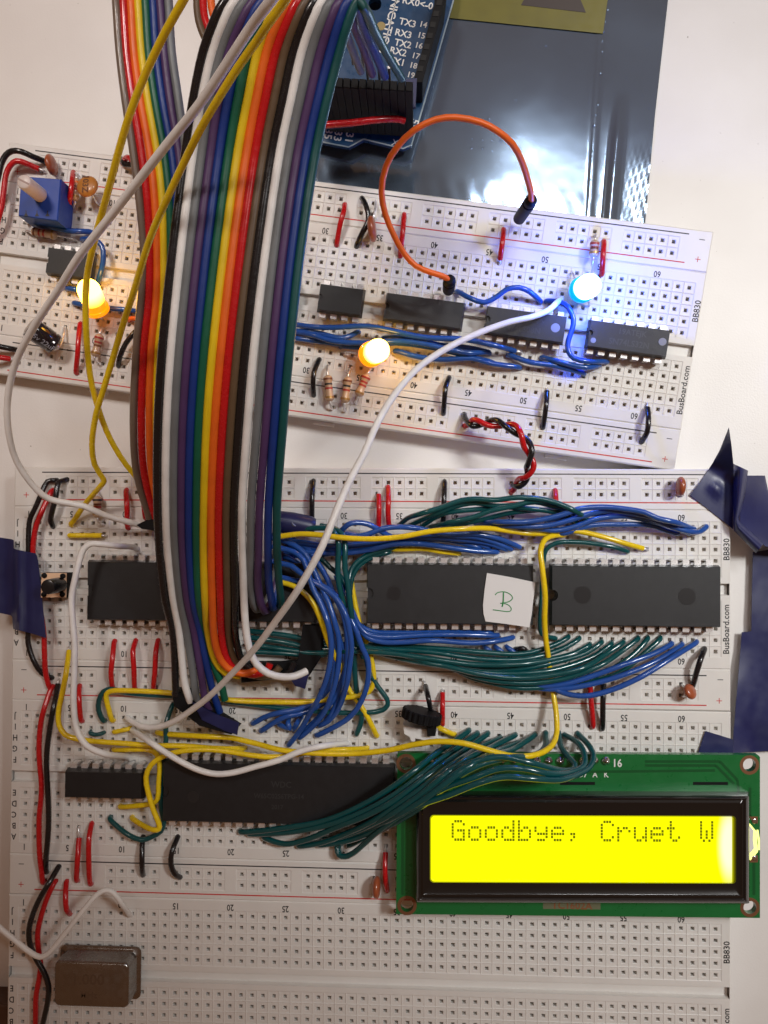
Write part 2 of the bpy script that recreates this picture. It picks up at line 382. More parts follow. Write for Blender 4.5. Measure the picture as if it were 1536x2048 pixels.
chip(1, 200, 1183, 20, True, -6.8, 'long black chip running beneath the rainbow ribbon cable', marks=((10, 0.5, 1.6, False),), top=4.6)
chip(1, 755, 1184, 14, True, -6.8, 'wide black chip with the paper label marked B', marks=((-12.4, 0.1, 1.6, False),))
chip(1, 1114, 1186, 14, True, -6.8, 'wide black chip at the right with two round mould marks', marks=((-11.6, 0.2, 1.95, False), (11.0, 0.1, 1.95, False)))
chip(2, 154, 1558, 7, False, -6.3, 'narrow black chip left of the long processor chip', notch=False)
chip(2, 348, 1582, 20, True, -6.8, 'long processor chip with faint maker box left of the display', top=4.6,
     marks=((19.5, -1.5, 1.3, False), (-19.0, -1.0, 1.3, False)), txt=((0.8, 2.2, 1.9, 'WDC'), (0.3, -0.4, 1.5, 'W65C02S6TPG-14'), (0, -2.8, 1.4, '2017')))

# ---------------------------------------------------------------- wires
def heights(n, he, hm, hb=None):
    out = []
    for i in range(n):
        t = i/(n-1); a = min(1, t/0.16); b = min(1, (1-t)/0.16); k = min(a, b); k = k*k*(3-2*k); out.append(he+(hm-he)*k)
    return out
def wire(color, label, pts, r=0.6, he=1.0, hm=3.0, f='M', hs=None, plug=(1, 1), name='jumper_wire', bare=(0, 0), group=None, fs=None, step=1.1, sides=8):
    n = len(pts)
    # arc-length parameter for the height profile
    d = [0.0]
    for i in range(1, n): d.append(d[-1]+math.hypot(pts[i][0]-pts[i-1][0], pts[i][1]-pts[i-1][1]))
    H = []
    for i in range(n):
        if hs is not None:
            H.append(float(np.interp(d[i]/d[-1], [x[0] for x in hs], [x[1] for x in hs])) if isinstance(hs[0], tuple) else hs[i])
        else:
            t = d[i]/d[-1]; m_ = min(0.2, 45/d[-1]) if d[-1] > 0 else 0.2
            k = min(1, t/m_, (1-t)/m_); k = k*k*(3-2*k); H.append(he+(hm-he)*k)
    q = [pt(p[0], p[1], H[i], (fs[i] if fs else f)) for i, p in enumerate(pts)]
    base = q[0]
    mb = MB(); core = []
    qq = list(q)
    for e in (0, 1):
        if not plug[e]: continue
        a = np.array(q[0] if e == 0 else q[-1]); b = np.array(q[1] if e == 0 else q[-2]); dirn = a-b; dirn[2] = 0; L = np.linalg.norm(dirn); dirn = dirn/L if L > 0 else dirn
        if bare[e]:
            core.append([tuple(a-dirn*0.3), tuple(a+dirn*bare[e]*0.6-np.array([0, 0, .1])), tuple(a+dirn*bare[e]-np.array([0, 0, .5])), tuple(a+dirn*(bare[e]+.3)-np.array([0, 0, 2.6]))])
        else:
            ex = [tuple(a+dirn*0.45-np.array([0, 0, 0.55])), tuple(a+dirn*0.55-np.array([0, 0, 1.2]))]
            if e == 0: qq = ex[::-1]+qq
            else: qq = qq+ex
    mb.tube(qq, r, sides, step)
    o = mb.build(name, INS[color], smooth=True, auto=60)
    o.location = (0, 0, 0)
    # origin of a wire at its first end
    off = Vector(W(base)); o.data.transform(Matrix.Translation(-off)); o.location = off; WM[o.name] = Matrix.Translation(off)
    tag(o, label, 'wire', group or (color.replace('_', ' ')+' jumper wires'))
    for c in core:
        m2 = MB(); m2.tube(c, 0.28, 6, 0.6); m2.build('bare_end', TIN, o, smooth=True)
    return o
# short power jumpers ------------------------------------------------------
G = 'short jumpers across the power rails'
def J(color, label, pts, **k): k.setdefault('hm', 2.4); k.setdefault('r', 0.62); k.setdefault('he', 0.6); return wire(color, label, pts, group='short %s jumpers' % color, **k)
# upper tilted board
J('red', 'short red jumper right beside the ribbon near column 30, tilted board top rail', [(689, 411), (687, 425), (681, 445), (674, 484)], f='U')
J('black', 'bent black jumper next to the brown capacitor on the tilted board', [(725, 398), (733, 414), (737, 440), (726, 463), (715, 487)], f='U')
J('red', 'short red jumper inside the loop of the orange jumper', [(808, 431), (805, 467), (801, 506)], f='U')
J('red', 'short red jumper below column 45 mark of the tilted board top rail', [(1007, 461), (1004, 490), (1000, 519)], f='U', bare=(0, .8))
J('red', 'short red jumper beside the resistor above the blue light', [(1208, 485), (1206, 512), (1204, 543)], f='U')
J('black', 'black jumper below number 30 at the lower rail of the tilted board', [(637, 722), (628, 745), (626, 765), (627, 785)], f='U')
J('black', 'black jumper between numbers 40 and 45 on the lower rail', [(897, 758), (891, 775), (889, 797), (887, 822)], f='U')
J('black', 'black jumper below the blue wires near number 50 of the tilted board', [(1094, 783), (1092, 812), (1087, 850)], f='U', bare=(0.8, 0))
J('black', 'black jumper with bent foot beside the lower number 60', [(1295, 816), (1297, 838), (1294, 865), (1286, 879)], f='U', bare=(1.2, 0))
J('red', 'red jumper left of the orange light at the lower left of the tilted board', [(160, 650), (157, 680), (155, 712), (152, 741)], f='U')
J('black', 'black jumper dipping out from under the ribbon near the left resistor', [(285, 655), (270, 664), (251, 688), (241, 710), (237, 727)], f='U')
J('red', 'red jumper between blue trimmer and amber disc capacitor', [(146, 346), (144, 365), (140, 395), (137, 413)], f='U', hm=4)
# board 1
J('black', 'left one of two black jumpers at the top left corner of the joined boards', [(107, 961), (95, 963), (83, 987), (70, 1017), (60, 1038), (57, 1067), (57, 1100), (54, 1160), (54, 1230), (56, 1267), (56, 1283), (62, 1308), (72, 1330), (84, 1346), (98, 1354)], hm=2)
J('red', 'long red jumper passing under the left blue tape beside the push button', [(102, 984), (93, 1002), (83, 1025), (73, 1050), (68, 1075), (66, 1110), (70, 1180), (84, 1240), (88, 1275), (89, 1300), (90, 1333), (93, 1355), (99, 1374)], hm=2.2)
J('black', 'short black jumper third wire from the top left corner', [(128, 961), (117, 965), (112, 992), (105, 1020), (101, 1040), (104, 1049)])
J('red', 'red jumper below the top rail just left of the ribbon', [(252, 984), (254, 1012), (255, 1052)])
J('red', 'red jumper half hidden by the left edge of the ribbon', [(287, 984), (288, 1012), (290, 1032)])
J('red', 'left one of the red jumper pair near number 35', [(757, 990), (758, 1018), (757, 1052)], bare=(.6, 0))
J('red', 'right one of the red jumper pair near number 35', [(776, 978), (777, 1000), (776, 1025), (778, 1051)])
J('black', 'black jumper left of number 30 crossing the upper rail', [(626, 966), (624, 1000), (624, 1042)])
J('black', 'black jumper running down into the teal wires near number 40', [(889, 967), (888, 1000), (886, 1050)])
J('red', 'tiny red jumper poking out above the teal wires, right of the twisted pair', [(1111, 985), (1112, 1005), (1113, 1030)])
J('black', 'tiny black stub beside the paper labelled chip', [(1036, 1298), (1046, 1297), (1052, 1302)], hm=1.5)
J('red', 'leftmost of three red jumpers below the ribbon shadowed chip', [(228, 1287), (225, 1317), (222, 1344), (225, 1374)])
J('red', 'middle one of three red jumpers below the long chip', [(270, 1286), (266, 1300), (268, 1341), (269, 1374)])
J('red', 'rightmost of three red jumpers, nearest to the ribbon', [(315, 1286), (312, 1301), (310, 1341), (307, 1374)])
J('black', 'black jumper ending at the small brown capacitor on the right', [(1408, 1301), (1402, 1316), (1393, 1345), (1386, 1370)])
J('red', 'red jumper beside the white wire near number 5', [(158, 1377), (158, 1401), (162, 1439)], hm=2.2)
J('red', 'red jumper under the blue wires near number 50', [(1180, 1372), (1182, 1400), (1186, 1451)], hm=2)
J('black', 'black jumper under the blue wires near number 53', [(1207, 1360), (1206, 1400), (1205, 1455)], hm=2.6)
J('black', 'black jumper with bare tip behind the thumbwheel', [(851, 1372), (857, 1398), (865, 1436)], bare=(1.0, 0), hm=5, plug=(1, 0))
J('red', 'straight red jumper right of the thumbwheel', [(885, 1386), (885, 1415), (885, 1446)], bare=(.6, 0))
# board 2 left
J('red', 'long red wire down the left side beside the long black one', [(102, 1378), (95, 1397), (87, 1422), (81, 1450), (78, 1500), (80, 1533), (83, 1567), (82, 1600), (79, 1625), (78, 1667), (80, 1717), (83, 1742), (85, 1763)], hm=2.4)
J('black', 'long black wire down the left side with a bare top end', [(116, 1368), (113, 1386), (107, 1415), (100, 1455), (94, 1500), (93, 1533), (95, 1575), (97, 1617), (97, 1650), (95, 1683), (92, 1717), (92, 1742)], hm=3.6, bare=(.9, 0))
J('black', 'long black wire snaking down past the oscillator', [(114, 1739), (100, 1763), (81, 1794), (67, 1825), (58, 1859), (60, 1889), (72, 1917), (88, 1945), (97, 1972), (95, 2005), (87, 2042), (78, 2085)], hm=3.8, plug=(1, 0))
J('red', 'long red wire at the lower left crossing under the black one', [(106, 1770), (95, 1794), (83, 1830), (75, 1867), (77, 1900), (81, 1930), (78, 1959), (72, 1992), (71, 2042), (68, 2085)], hm=1.8, plug=(1, 0))
J('red', 'short red jumper just above the bent white wire', [(132, 1770), (131, 1796), (133, 1819), (138, 1826)])
J('red', 'left one of two red jumpers below the narrow chip, tip bare', [(158, 1676), (155, 1719), (153, 1759)], bare=(2.2, 0))
J('red', 'right one of two red jumpers below the narrow chip', [(182, 1653), (178, 1676), (178, 1736), (180, 1766)])
J('black', 'black jumper below the teal loop near number 12', [(285, 1680), (284, 1723), (285, 1748)])
J('black', 'bowed black jumper beside the printed 15 of the middle board', [(353, 1680), (344, 1703), (342, 1729), (349, 1747), (357, 1753)])
J('red', 'red jumper left of the display with a grey bare top', [(771, 1705), (770, 1743), (774, 1779)], bare=(1.2, 0))

# blue wires on the tilted board ---------------------------------------------
def B(label, pts, **k): k.setdefault('r', .62); return wire('blue', label, pts, **k)
gU = 'blue jumper wires on the tilted board'
B('long blue wire from the ribbon to a bare end below the SN74LS08N chip', [(585, 648), (620, 653), (662, 655), (729, 652), (779, 660), (845, 674), (929, 679), (995, 692), (1030, 702)], f='U', hm=4.2, bare=(0, 1.6), group=gU)
B('short blue wire ending under the small eight pin chip', [(585, 662), (620, 663), (645, 668), (679, 676), (700, 672), (713, 665)], f='U', hm=2.8, group=gU)
B('blue wire passing behind the orange light to a row end at column 45', [(585, 664), (620, 668), (660, 681), (712, 686), (795, 682), (845, 687), (912, 702), (940, 706), (974, 704)], f='U', hm=3.4, group=gU)
B('lower blue wire running below the orange light and ending at column 46', [(685, 692), (720, 694), (789, 686), (845, 692), (895, 702), (945, 715), (982, 724)], f='U', hm=2.0, group=gU)
B('blue wire starting right of the orange light, lowest of its bundle', [(794, 702), (829, 712), (879, 719), (945, 717), (979, 726), (1010, 731), (1036, 734)], f='U', hm=2.2, group=gU)
B('short blue wire tucked beneath the others above the orange light', [(585, 676), (620, 680), (662, 686), (690, 690)], f='U', hm=1.6, group=gU)
B('blue wire hidden behind the orange light top edge', [(770, 676), (820, 676), (880, 690), (930, 694), (975, 704)], f='U', hm=1.6, group=gU)
B('longest of the three blue ends below the SN74LS32N chip', [(1021, 711), (1058, 724), (1108, 731), (1140, 739), (1165, 746)], f='U', hm=2.2, group=gU)
B('middle one of the three blue ends below the SN74LS32N chip', [(1088, 716), (1120, 724), (1157, 733), (1180, 735), (1196, 731)], f='U', hm=3.2, group=gU)
B('blue wire curving down beside the SN74LS08N chip under the blue light', [(1098, 602), (1118, 604), (1136, 614), (1147, 639), (1144, 660), (1137, 680), (1136, 701), (1147, 716), (1174, 723), (1211, 723)], f='U', hm=4.0, group=gU)
B('s shaped blue wire above the SN74LS08N chip', [(917, 584), (942, 597), (969, 605), (994, 593), (1013, 579), (1038, 575), (1060, 584), (1078, 600)], f='U', hm=3.5, group=gU)
B('blue wire from beneath the blue trimmer to the right', [(85, 449), (108, 456), (142, 462), (176, 463)], f='U', hm=2.6, group=gU)
B('blue wire bending down past the small left chip to the orange light', [(166, 478), (190, 480), (204, 492), (207, 515), (202, 545), (197, 562)], f='U', hm=3.6, group=gU)
B('tiny blue wire end left of the glowing orange light, upper', [(136, 577), (146, 578), (165, 582)], f='U', hm=1.6, group=gU)
B('tiny blue wire end left of the glowing orange light, lower', [(150, 606), (165, 610), (213, 616), (254, 620), (280, 624)], f='U', hm=1.8, group=gU)
wire('orange', 'orange wire end showing at the left edge of the ribbon', [(259, 638), (272, 637), (290, 640)], f='U', hm=2, plug=(1, 0))

# long loose wires --------------------------------------------------------------
wire('white', 'long white wire sweeping down the left side to the joined boards', [(610, -90), (575, -45), (543, 0), (510, 43), (400, 207), (333, 290), (213, 443), (160, 510), (117, 579), (67, 655), (30, 729), (15, 802), (17, 862), (33, 922), (73, 979), (95, 996), (117, 1003), (167, 1012), (208, 1030), (250, 1042), (280, 1050)],
     r=.68, hs=[88, 86, 84, 81, 71, 65, 54, 49, 43, 36, 30, 26, 23, 19, 15, 13, 12, 10, 8, 6, 4], plug=(0, 0), group='loose long wires', step=2)
wire('white', 'white wire arching from the blue light across to the middle board', [(1121, 599), (1113, 606), (1095, 622), (1060, 635), (1022, 643), (945, 671), (879, 705), (829, 742), (789, 789), (755, 845), (729, 905), (699, 962), (672, 1024), (645, 1091), (599, 1174), (545, 1251), (510, 1297), (467, 1344), (417, 1394), (383, 1420), (350, 1442), (317, 1454), (283, 1453), (256, 1438)],
     r=.68, hs=[2, 4, 6, 9, 12, 17, 22, 26, 29, 32, 35, 38, 41, 42, 40, 33, 28, 22, 16, 12, 9, 6, 4, 1], plug=(1, 1), fs=['U']*2+['M']*22, group='loose long wires', step=2)
wire('white', 'white wire bowed down the left side past the push button', [(268, 1095), (233, 1092), (200, 1088), (182, 1088), (168, 1097), (160, 1117), (150, 1157), (143, 1197), (145, 1241), (149, 1291), (148, 1357), (147, 1407), (153, 1457), (173, 1491), (207, 1507), (257, 1514)], r=.68, hm=11)
wire('white', 'white wire bowed over the long processor chip', [(267, 1462), (300, 1484), (333, 1506), (367, 1526), (400, 1541), (433, 1548), (467, 1545), (512, 1533), (562, 1519), (602, 1502), (645, 1492), (690, 1487)], r=.68, hm=8)
wire('white', 'zigzag white wire at the lower left above the oscillator', [(-40, 1822), (0, 1856), (33, 1883), (64, 1907), (80, 1914), (95, 1908), (133, 1863), (167, 1820), (193, 1790), (207, 1781), (220, 1781), (232, 1791), (245, 1810), (258, 1828)], r=.6, hm=7, plug=(0, 1), hs=[(0, 10), (.3, 9), (.7, 9), (.93, 7), (1, 1)])
yl = 'yellow jumper wires'
wire('yellow', 'leftmost long yellow wire crossing over the small ribbon', [(397, -60), (367, 0), (333, 60), (290, 150), (260, 227), (240, 293), (220, 367), (200, 440), (182, 510), (173, 560), (171, 620), (174, 690), (180, 750), (190, 795), (213, 862), (240, 912), (267, 948), (300, 985)],
     r=.62, hs=[73, 70, 67, 62, 58, 54, 49, 43, 38, 34, 31, 27, 23, 20, 16, 13, 10, 6], plug=(0, 0), group=yl, step=2)
wire('yellow', 'long yellow wire beside the white one, kinked at its lower end', [(600, -50), (568, 5), (540, 43), (513, 83), (477, 133), (443, 187), (400, 260), (367, 327), (333, 400), (300, 477), (267, 585), (247, 645), (227, 712), (207, 779), (192, 829), (184, 889), (189, 929), (205, 955), (208, 962), (203, 970), (190, 985), (167, 1012), (150, 1038), (143, 1047)],
     r=.62, hs=[82, 78, 76, 73, 70, 67, 62, 57, 52, 46, 37, 32, 27, 23, 20, 16, 13, 11, 10.5, 10, 8, 4, 1.5, .8], plug=(0, 1), group=yl, step=2)
wire('yellow', 'long yellow wire across the blue wires to the rightmost chip', [(560, 1073), (600, 1068), (640, 1070), (680, 1075), (740, 1078), (800, 1074), (860, 1063), (920, 1058), (980, 1057), (1024, 1063), (1057, 1067), (1091, 1067), (1130, 1061), (1164, 1064), (1207, 1074), (1251, 1087), (1286, 1097)], r=.62, he=1.5, hs=[(0, 11), (.5, 9.5), (.6, 5), (.68, 3.2), (.8, 3), (.93, 3), (1, 1)], plug=(0, 1), bare=(0, 1.3), group=yl)
wire('yellow', 'long yellow wire looping down between the right chips and left along the middle board', [(1125, 1070), (1108, 1071), (1091, 1078), (1081, 1101), (1085, 1141), (1090, 1191), (1089, 1241), (1092, 1284), (1096, 1310), (1101, 1350), (1106, 1387), (1112, 1424), (1113, 1467), (1106, 1488), (1090, 1502), (1064, 1511), (1024, 1512), (979, 1501), (929, 1487), (879, 1483), (829, 1489), (779, 1500), (712, 1507), (645, 1507), (562, 1500), (512, 1487), (457, 1475), (417, 1473), (375, 1471), (317, 1466)],
     r=.64, hs=[2, 3.5, 5, 7, 7.5, 7, 5.5, 4, 3, 2.2, 2.5, 4, 6, 8, 10, 12, 13, 13, 13, 12, 11, 9.5, 8, 7.5, 6.5, 5, 4, 4, 3, 1.5], group=yl)
wire('yellow', 'yellow wire curling down between the two chips of the middle board', [(729, 1497), (690, 1499), (640, 1502), (580, 1510), (545, 1514), (499, 1510), (457, 1503), (415, 1499), (366, 1502), (330, 1511), (302, 1530), (292, 1554), (296, 1583), (307, 1621), (318, 1648), (318, 1658), (308, 1660), (288, 1652), (266, 1638)], r=.62, hm=5.5, group=yl)
wire('yellow', 'short yellow hook beneath the teal loop of the middle board', [(229, 1500), (268, 1499), (298, 1500), (313, 1508), (319, 1529), (317, 1568), (315, 1597), (307, 1606), (278, 1611), (242, 1614)], r=.6, hm=3.2, group=yl)
wire('yellow', 'yellow wire bending at the left beside the white bowed wire', [(138, 1302), (133, 1341), (125, 1384), (117, 1424), (118, 1450), (130, 1469), (150, 1477), (183, 1482), (250, 1487), (300, 1491), (367, 1492), (433, 1497), (483, 1497)], r=.62, hm=4.5, group=yl, bare=(.9, 0))
wire('yellow', 'yellow wire running right from the teal hook under the ribbon', [(223, 1438), (218, 1420), (213, 1400), (213, 1388), (222, 1382), (240, 1381), (300, 1383), (343, 1386), (437, 1397), (483, 1402), (555, 1404), (610, 1404), (662, 1398), (712, 1392), (738, 1383), (747, 1365), (746, 1335), (738, 1300), (724, 1262), (714, 1225), (707, 1190), (702, 1157), (698, 1140)], r=.62, hs=[(0, .8), (.08, 2.4), (.4, 3), (.6, 3.2), (.75, 2.4), (.9, 2.2), (1, 2)], plug=(1, 0), group=yl)
wire('yellow', 'yellow wire arching out of the shadow beside the blue curves', [(540, 1160), (565, 1165), (595, 1176), (625, 1205), (645, 1250), (657, 1285), (672, 1315), (685, 1340), (695, 1374), (717, 1405), (735, 1434), (752, 1469)], r=.62, hs=[(0, 6.5), (.2, 6.6), (.5, 5.5), (.7, 2.5), (.92, 2.2), (1, .8)], plug=(0, 1), group=yl)
wire('yellow', 'thin yellow wire showing beneath the blue bundle over the labelled chip', [(770, 1094), (789, 1099), (845, 1098), (885, 1104), (915, 1107)], r=.55, hm=1.6, group=yl)
wire('yellow', 'short straight yellow jumper near the upper left number 5', [(141, 1071), (170, 1071), (204, 1071)], r=.62, hm=.9, bare=(0, .6), group=yl)
wire('yellow', 'tiny yellow jumper right of the teal hook on the middle board', [(230, 1464), (242, 1461), (253, 1459)], r=.55, hm=.9, group=yl)
wire('yellow', 'short yellow wire coming out behind the thumbwheel', [(872, 1452), (885, 1459), (905, 1468)], r=.62, hm=2.0, plug=(0, 1), group=yl)

# teal and blue bundles ---------------------------------------------------------------
def TL(label, pts, **k): k.setdefault('r', .6); k.setdefault('group', 'teal jumper wires'); return wire('teal', label, pts, **k)
TL('small teal hook beside the yellow bend on the middle board', [(345, 1392), (300, 1390), (250, 1385), (222, 1378), (207, 1383), (198, 1400), (197, 1420), (205, 1439)], hm=1.8, plug=(0, 1))
TL('tiny teal jumper left of the tiny yellow one', [(182, 1467), (190, 1469), (200, 1468)], r=.5, hm=.8)
TL('teal wire from the ribbon connector down around the narrow chip', [(343, 1415), (337, 1432), (332, 1450), (332, 1480), (327, 1515), (325, 1548), (322, 1587), (323, 1620), (328, 1644), (322, 1662), (303, 1674), (284, 1680), (259, 1671), (235, 1653), (221, 1640)], hm=2.4)
TL('teal jumper hooking from the paper chip rail to the right chip pins', [(1253, 1102), (1223, 1093), (1150, 1084), (1110, 1087), (1092, 1100), (1086, 1130), (1083, 1200), (1080, 1247), (1083, 1268), (1108, 1276)], hm=2.2, r=.55)
TL('teal wire ending at the printed 35, first of the upper teal bundle', [(800, 1049), (814, 1037), (843, 1027), (882, 1015), (922, 1001), (951, 998), (990, 1000), (1035, 995), (1087, 999), (1122, 1009), (1150, 1022), (1185, 1045)], hm=7.5)
TL('second wire of the upper teal bundle counted from the left end', [(820, 1051), (838, 1042), (873, 1027), (912, 1012), (951, 1006), (996, 1012), (1035, 1009), (1070, 1004), (1105, 1012), (1143, 1024), (1170, 1045)], hm=5.8)
TL('third wire of the upper teal bundle counted from the left end', [(845, 1052), (863, 1039), (892, 1026), (951, 1019), (1009, 1014), (1042, 1016), (1105, 1023), (1133, 1030), (1160, 1050)], hm=4.6)
TL('fourth wire of the upper teal bundle counted from the left end', [(865, 1053), (902, 1044), (951, 1033), (980, 1022), (1029, 1012), (1063, 1003), (1100, 1005), (1145, 1025)], hm=6.6)
TL('fifth wire of the upper teal bundle, lowest and rightmost', [(890, 1056), (931, 1046), (970, 1038), (1009, 1028), (1052, 1022), (1095, 1020), (1122, 1026), (1150, 1048)], hm=3.4)
gB = 'blue jumper wires in the upper bundle'
for i, (lb, pts, hm) in enumerate([
    ('topmost of the blue wires arching above the right chip', [(957, 1046), (1000, 1044), (1060, 1043), (1122, 1030), (1157, 1018), (1202, 1014), (1244, 1017), (1290, 1025), (1314, 1036), (1349, 1044), (1386, 1057)], 7),
    ('second blue wire of the arch above the right chip', [(962, 1052), (1000, 1051), (1087, 1052), (1140, 1040), (1174, 1029), (1216, 1021), (1279, 1029), (1331, 1041), (1370, 1054)], 5.6),
    ('blue wire of the arch that reaches furthest right', [(1000, 1056), (1070, 1056), (1110, 1061), (1150, 1053), (1192, 1038), (1244, 1032), (1297, 1037), (1342, 1053), (1384, 1064), (1400, 1063), (1411, 1055)], 4.2),
    ('lowest blue wire of the arch, just above the yellow wire end', [(1070, 1060), (1095, 1065), (1130, 1066), (1160, 1057), (1190, 1050), (1244, 1049), (1297, 1050), (1335, 1062), (1353, 1067)], 3),
    ('inner blue wire of the arch ending below number 60', [(1100, 1042), (1150, 1033), (1210, 1026), (1262, 1034), (1310, 1044), (1350, 1056), (1377, 1066)], 3.6)]):
    B(lb, pts, hm=hm, group=gB)
gC = 'blue jumper wires ending above the labelled chip'
for lb, pts, hs in [
    ('blue wire arching up highest beside number 30', [(648, 1075), (672, 1070), (684, 1060), (696, 1049), (712, 1045), (735, 1048), (752, 1056), (775, 1070), (800, 1080)], [(0, 2), (.3, 7), (.8, 4), (1, 1)]),
    ('long blue wire emerging over the yellow wire near number 35', [(690, 1076), (736, 1068), (765, 1057), (804, 1054), (843, 1058), (866, 1064), (892, 1067), (951, 1068), (990, 1075), (1016, 1084), (1036, 1093)], [(0, 4), (.3, 5.4), (.8, 4), (1, .8)]),
    ('second blue wire end above the labelled chip, counted from the right', [(560, 1084), (600, 1084), (660, 1092), (740, 1085), (820, 1072), (873, 1069), (912, 1072), (951, 1074), (985, 1083), (1019, 1097)], [(0, 6), (.5, 4.6), (.85, 3.4), (1, .8)]),
    ('third blue wire end above the labelled chip, counted from the right', [(560, 1094), (610, 1094), (670, 1100), (736, 1091), (795, 1078), (853, 1075), (920, 1079), (970, 1085), (1010, 1098)], [(0, 5), (.5, 3.6), (.85, 2.4), (1, .8)]),
    ('lowest long blue wire above the labelled chip', [(560, 1104), (620, 1104), (680, 1107), (736, 1100), (785, 1089), (824, 1087), (863, 1090), (912, 1097), (951, 1102), (991, 1104)], [(0, 5.5), (.5, 4.2), (.85, 3), (1, .8)]),
    ('blue wire ending among the others above the labelled chip', [(560, 1112), (640, 1110), (700, 1100), (760, 1088), (830, 1080), (892, 1080), (931, 1088), (957, 1095)], [(0, 3), (.5, 2.4), (1, .8)]),
    ('blue wire of the same bundle ending shortest', [(690, 1066), (720, 1072), (770, 1080), (840, 1074), (900, 1078), (950, 1086), (976, 1094)], [(0, 3), (.5, 2), (1, .8)])]:
    B(lb, pts, hs=hs, plug=(0, 1), group=gC)
gD = 'blue wires curving down from the ribbon connector'
CV = [
    ('innermost blue curve left of the others', [(545, 1092), (563, 1097), (588, 1104), (607, 1120), (616, 1145), (625, 1175), (642, 1208), (655, 1244), (662, 1280), (661, 1319), (652, 1361), (636, 1399), (619, 1428), (602, 1458), (579, 1488)], 11.5),
    ('second blue curve from the inside, bright at its middle', [(545, 1076), (563, 1080), (588, 1090), (610, 1108), (625, 1135), (640, 1168), (657, 1205), (669, 1244), (677, 1275), (678, 1311), (673, 1353), (662, 1394), (646, 1428), (622, 1456), (601, 1474)], 10),
    ('third blue curve from the inside', [(545, 1122), (563, 1127), (583, 1132), (602, 1147), (630, 1165), (655, 1180), (677, 1202), (692, 1232), (699, 1262), (703, 1290), (700, 1325), (695, 1361), (684, 1400), (672, 1425), (655, 1443), (641, 1450)], 11),
    ('outermost blue curve reaching furthest right', [(545, 1150), (563, 1155), (597, 1162), (630, 1166), (655, 1177), (677, 1197), (695, 1225), (710, 1256), (724, 1294), (735, 1319), (737, 1348), (732, 1378), (718, 1411), (697, 1436), (663, 1457), (636, 1470)], 7.5),
    ('blue curve with the leftmost lower end', [(545, 1112), (575, 1115), (605, 1135), (622, 1160), (650, 1200), (664, 1244), (671, 1290), (668, 1340), (655, 1380), (625, 1408), (597, 1418), (552, 1427), (530, 1434), (508, 1446)], 4.5),
    ('blue curve ending second from the left', [(545, 1140), (580, 1146), (615, 1165), (640, 1195), (660, 1235), (683, 1290), (688, 1340), (672, 1385), (640, 1410), (605, 1426), (572, 1433), (547, 1446), (524, 1461)], 3.6),
    ('blue curve ending beside the short hooks', [(545, 1068), (580, 1076), (615, 1098), (638, 1130), (655, 1158), (668, 1190), (687, 1230), (694, 1275), (692, 1330), (676, 1384), (650, 1420), (628, 1444), (607, 1462)], 6),
    ('blue curve lowest in the heap of ends', [(600, 1150), (628, 1180), (646, 1215), (668, 1256), (686, 1300), (690, 1345), (676, 1398), (660, 1432), (648, 1446)], 5)]
for lb, pts, hm in CV:
    B(lb, pts, hs=[(0, hm*.75), (.15, hm*.8), (.45, hm), (.75, hm*.7), (.9, 3), (1, .9)], plug=(0, 1), r=.64, group=gD)
B('short blue hook among the lower wire ends, left', [(577, 1438), (576, 1448), (580, 1456), (560, 1450)], hm=2, group=gD)
B('short blue hook among the lower wire ends, right', [(599, 1439), (594, 1447), (588, 1457)], hm=2.4, group=gD)
gE = 'blue wires below the labelled chip'
B('upper blue wire running below the labelled chip', [(672, 1150), (690, 1195), (706, 1225), (718, 1252), (738, 1270), (779, 1274), (845, 1270), (920, 1269), (992, 1271)], hs=[(0, 6), (.3, 5), (.6, 3.6), (.95, 2.5), (1, .8)], plug=(0, 1), group=gE)
B('lower blue wire running below the labelled chip, longest', [(680, 1180), (703, 1222), (718, 1254), (734, 1274), (765, 1284), (812, 1284), (862, 1281), (945, 1286), (985, 1283), (1022, 1276)], hs=[(0, 5), (.3, 4.6), (.6, 4.6), (.95, 2.5), (1, .8)], plug=(0, 1), group=gE)
B('blue wire behind the other two below the labelled chip', [(690, 1215), (712, 1243), (740, 1262), (799, 1266), (900, 1265), (980, 1266)], hs=[(0, 3), (.3, 2.4), (.95, 1.8), (1, .8)], plug=(0, 1), group=gE)
for k, x in enumerate((974, 996, 1019)): B(('leftmost', 'middle', 'rightmost')[k]+' of three tiny blue ends below the paper label', [(x-1, 1297), (x+5, 1301), (x+12, 1308)], hm=1.1, r=.55, group=gE)
TL('left one of two upright teal wires beside the chip with the paper label', [(600, 1058), (635, 1056), (660, 1058), (672, 1070), (677, 1090), (676, 1120), (676, 1150), (680, 1180), (690, 1215), (703, 1255), (716, 1290), (727, 1315)], hs=[(0, 8), (.3, 9), (.6, 8), (1, 3)], plug=(0, 0), r=.64)
TL('right one of two upright teal wires beside the chip with the paper label', [(640, 1052), (665, 1056), (684, 1068), (690, 1087), (690, 1110), (690, 1138), (695, 1163), (699, 1195), (702, 1224), (706, 1265), (709, 1310), (710, 1350), (713, 1380), (720, 1412), (723, 1440), (714, 1466)], hs=[(0, 7), (.2, 8.5), (.45, 8), (.6, 4), (.9, 2), (1, .8)], plug=(0, 1), r=.64)
TL('teal wire looping right and back below the blue curves', [(715, 1275), (729, 1307), (739, 1345), (757, 1375), (774, 1398), (775, 1410), (765, 1420), (740, 1425), (700, 1426), (662, 1425), (600, 1420), (512, 1410), (450, 1402)], hs=[(0, 3), (.4, 2.2), (1, 2)], plug=(0, 0))
TL('upper of two teal wires joining beside the labelled chip corner', [(790, 1093), (772, 1100), (745, 1106), (720, 1119), (703, 1138), (698, 1160), (700, 1190)], hs=[(0, 2), (.3, 3), (1, 6)], plug=(1, 0))
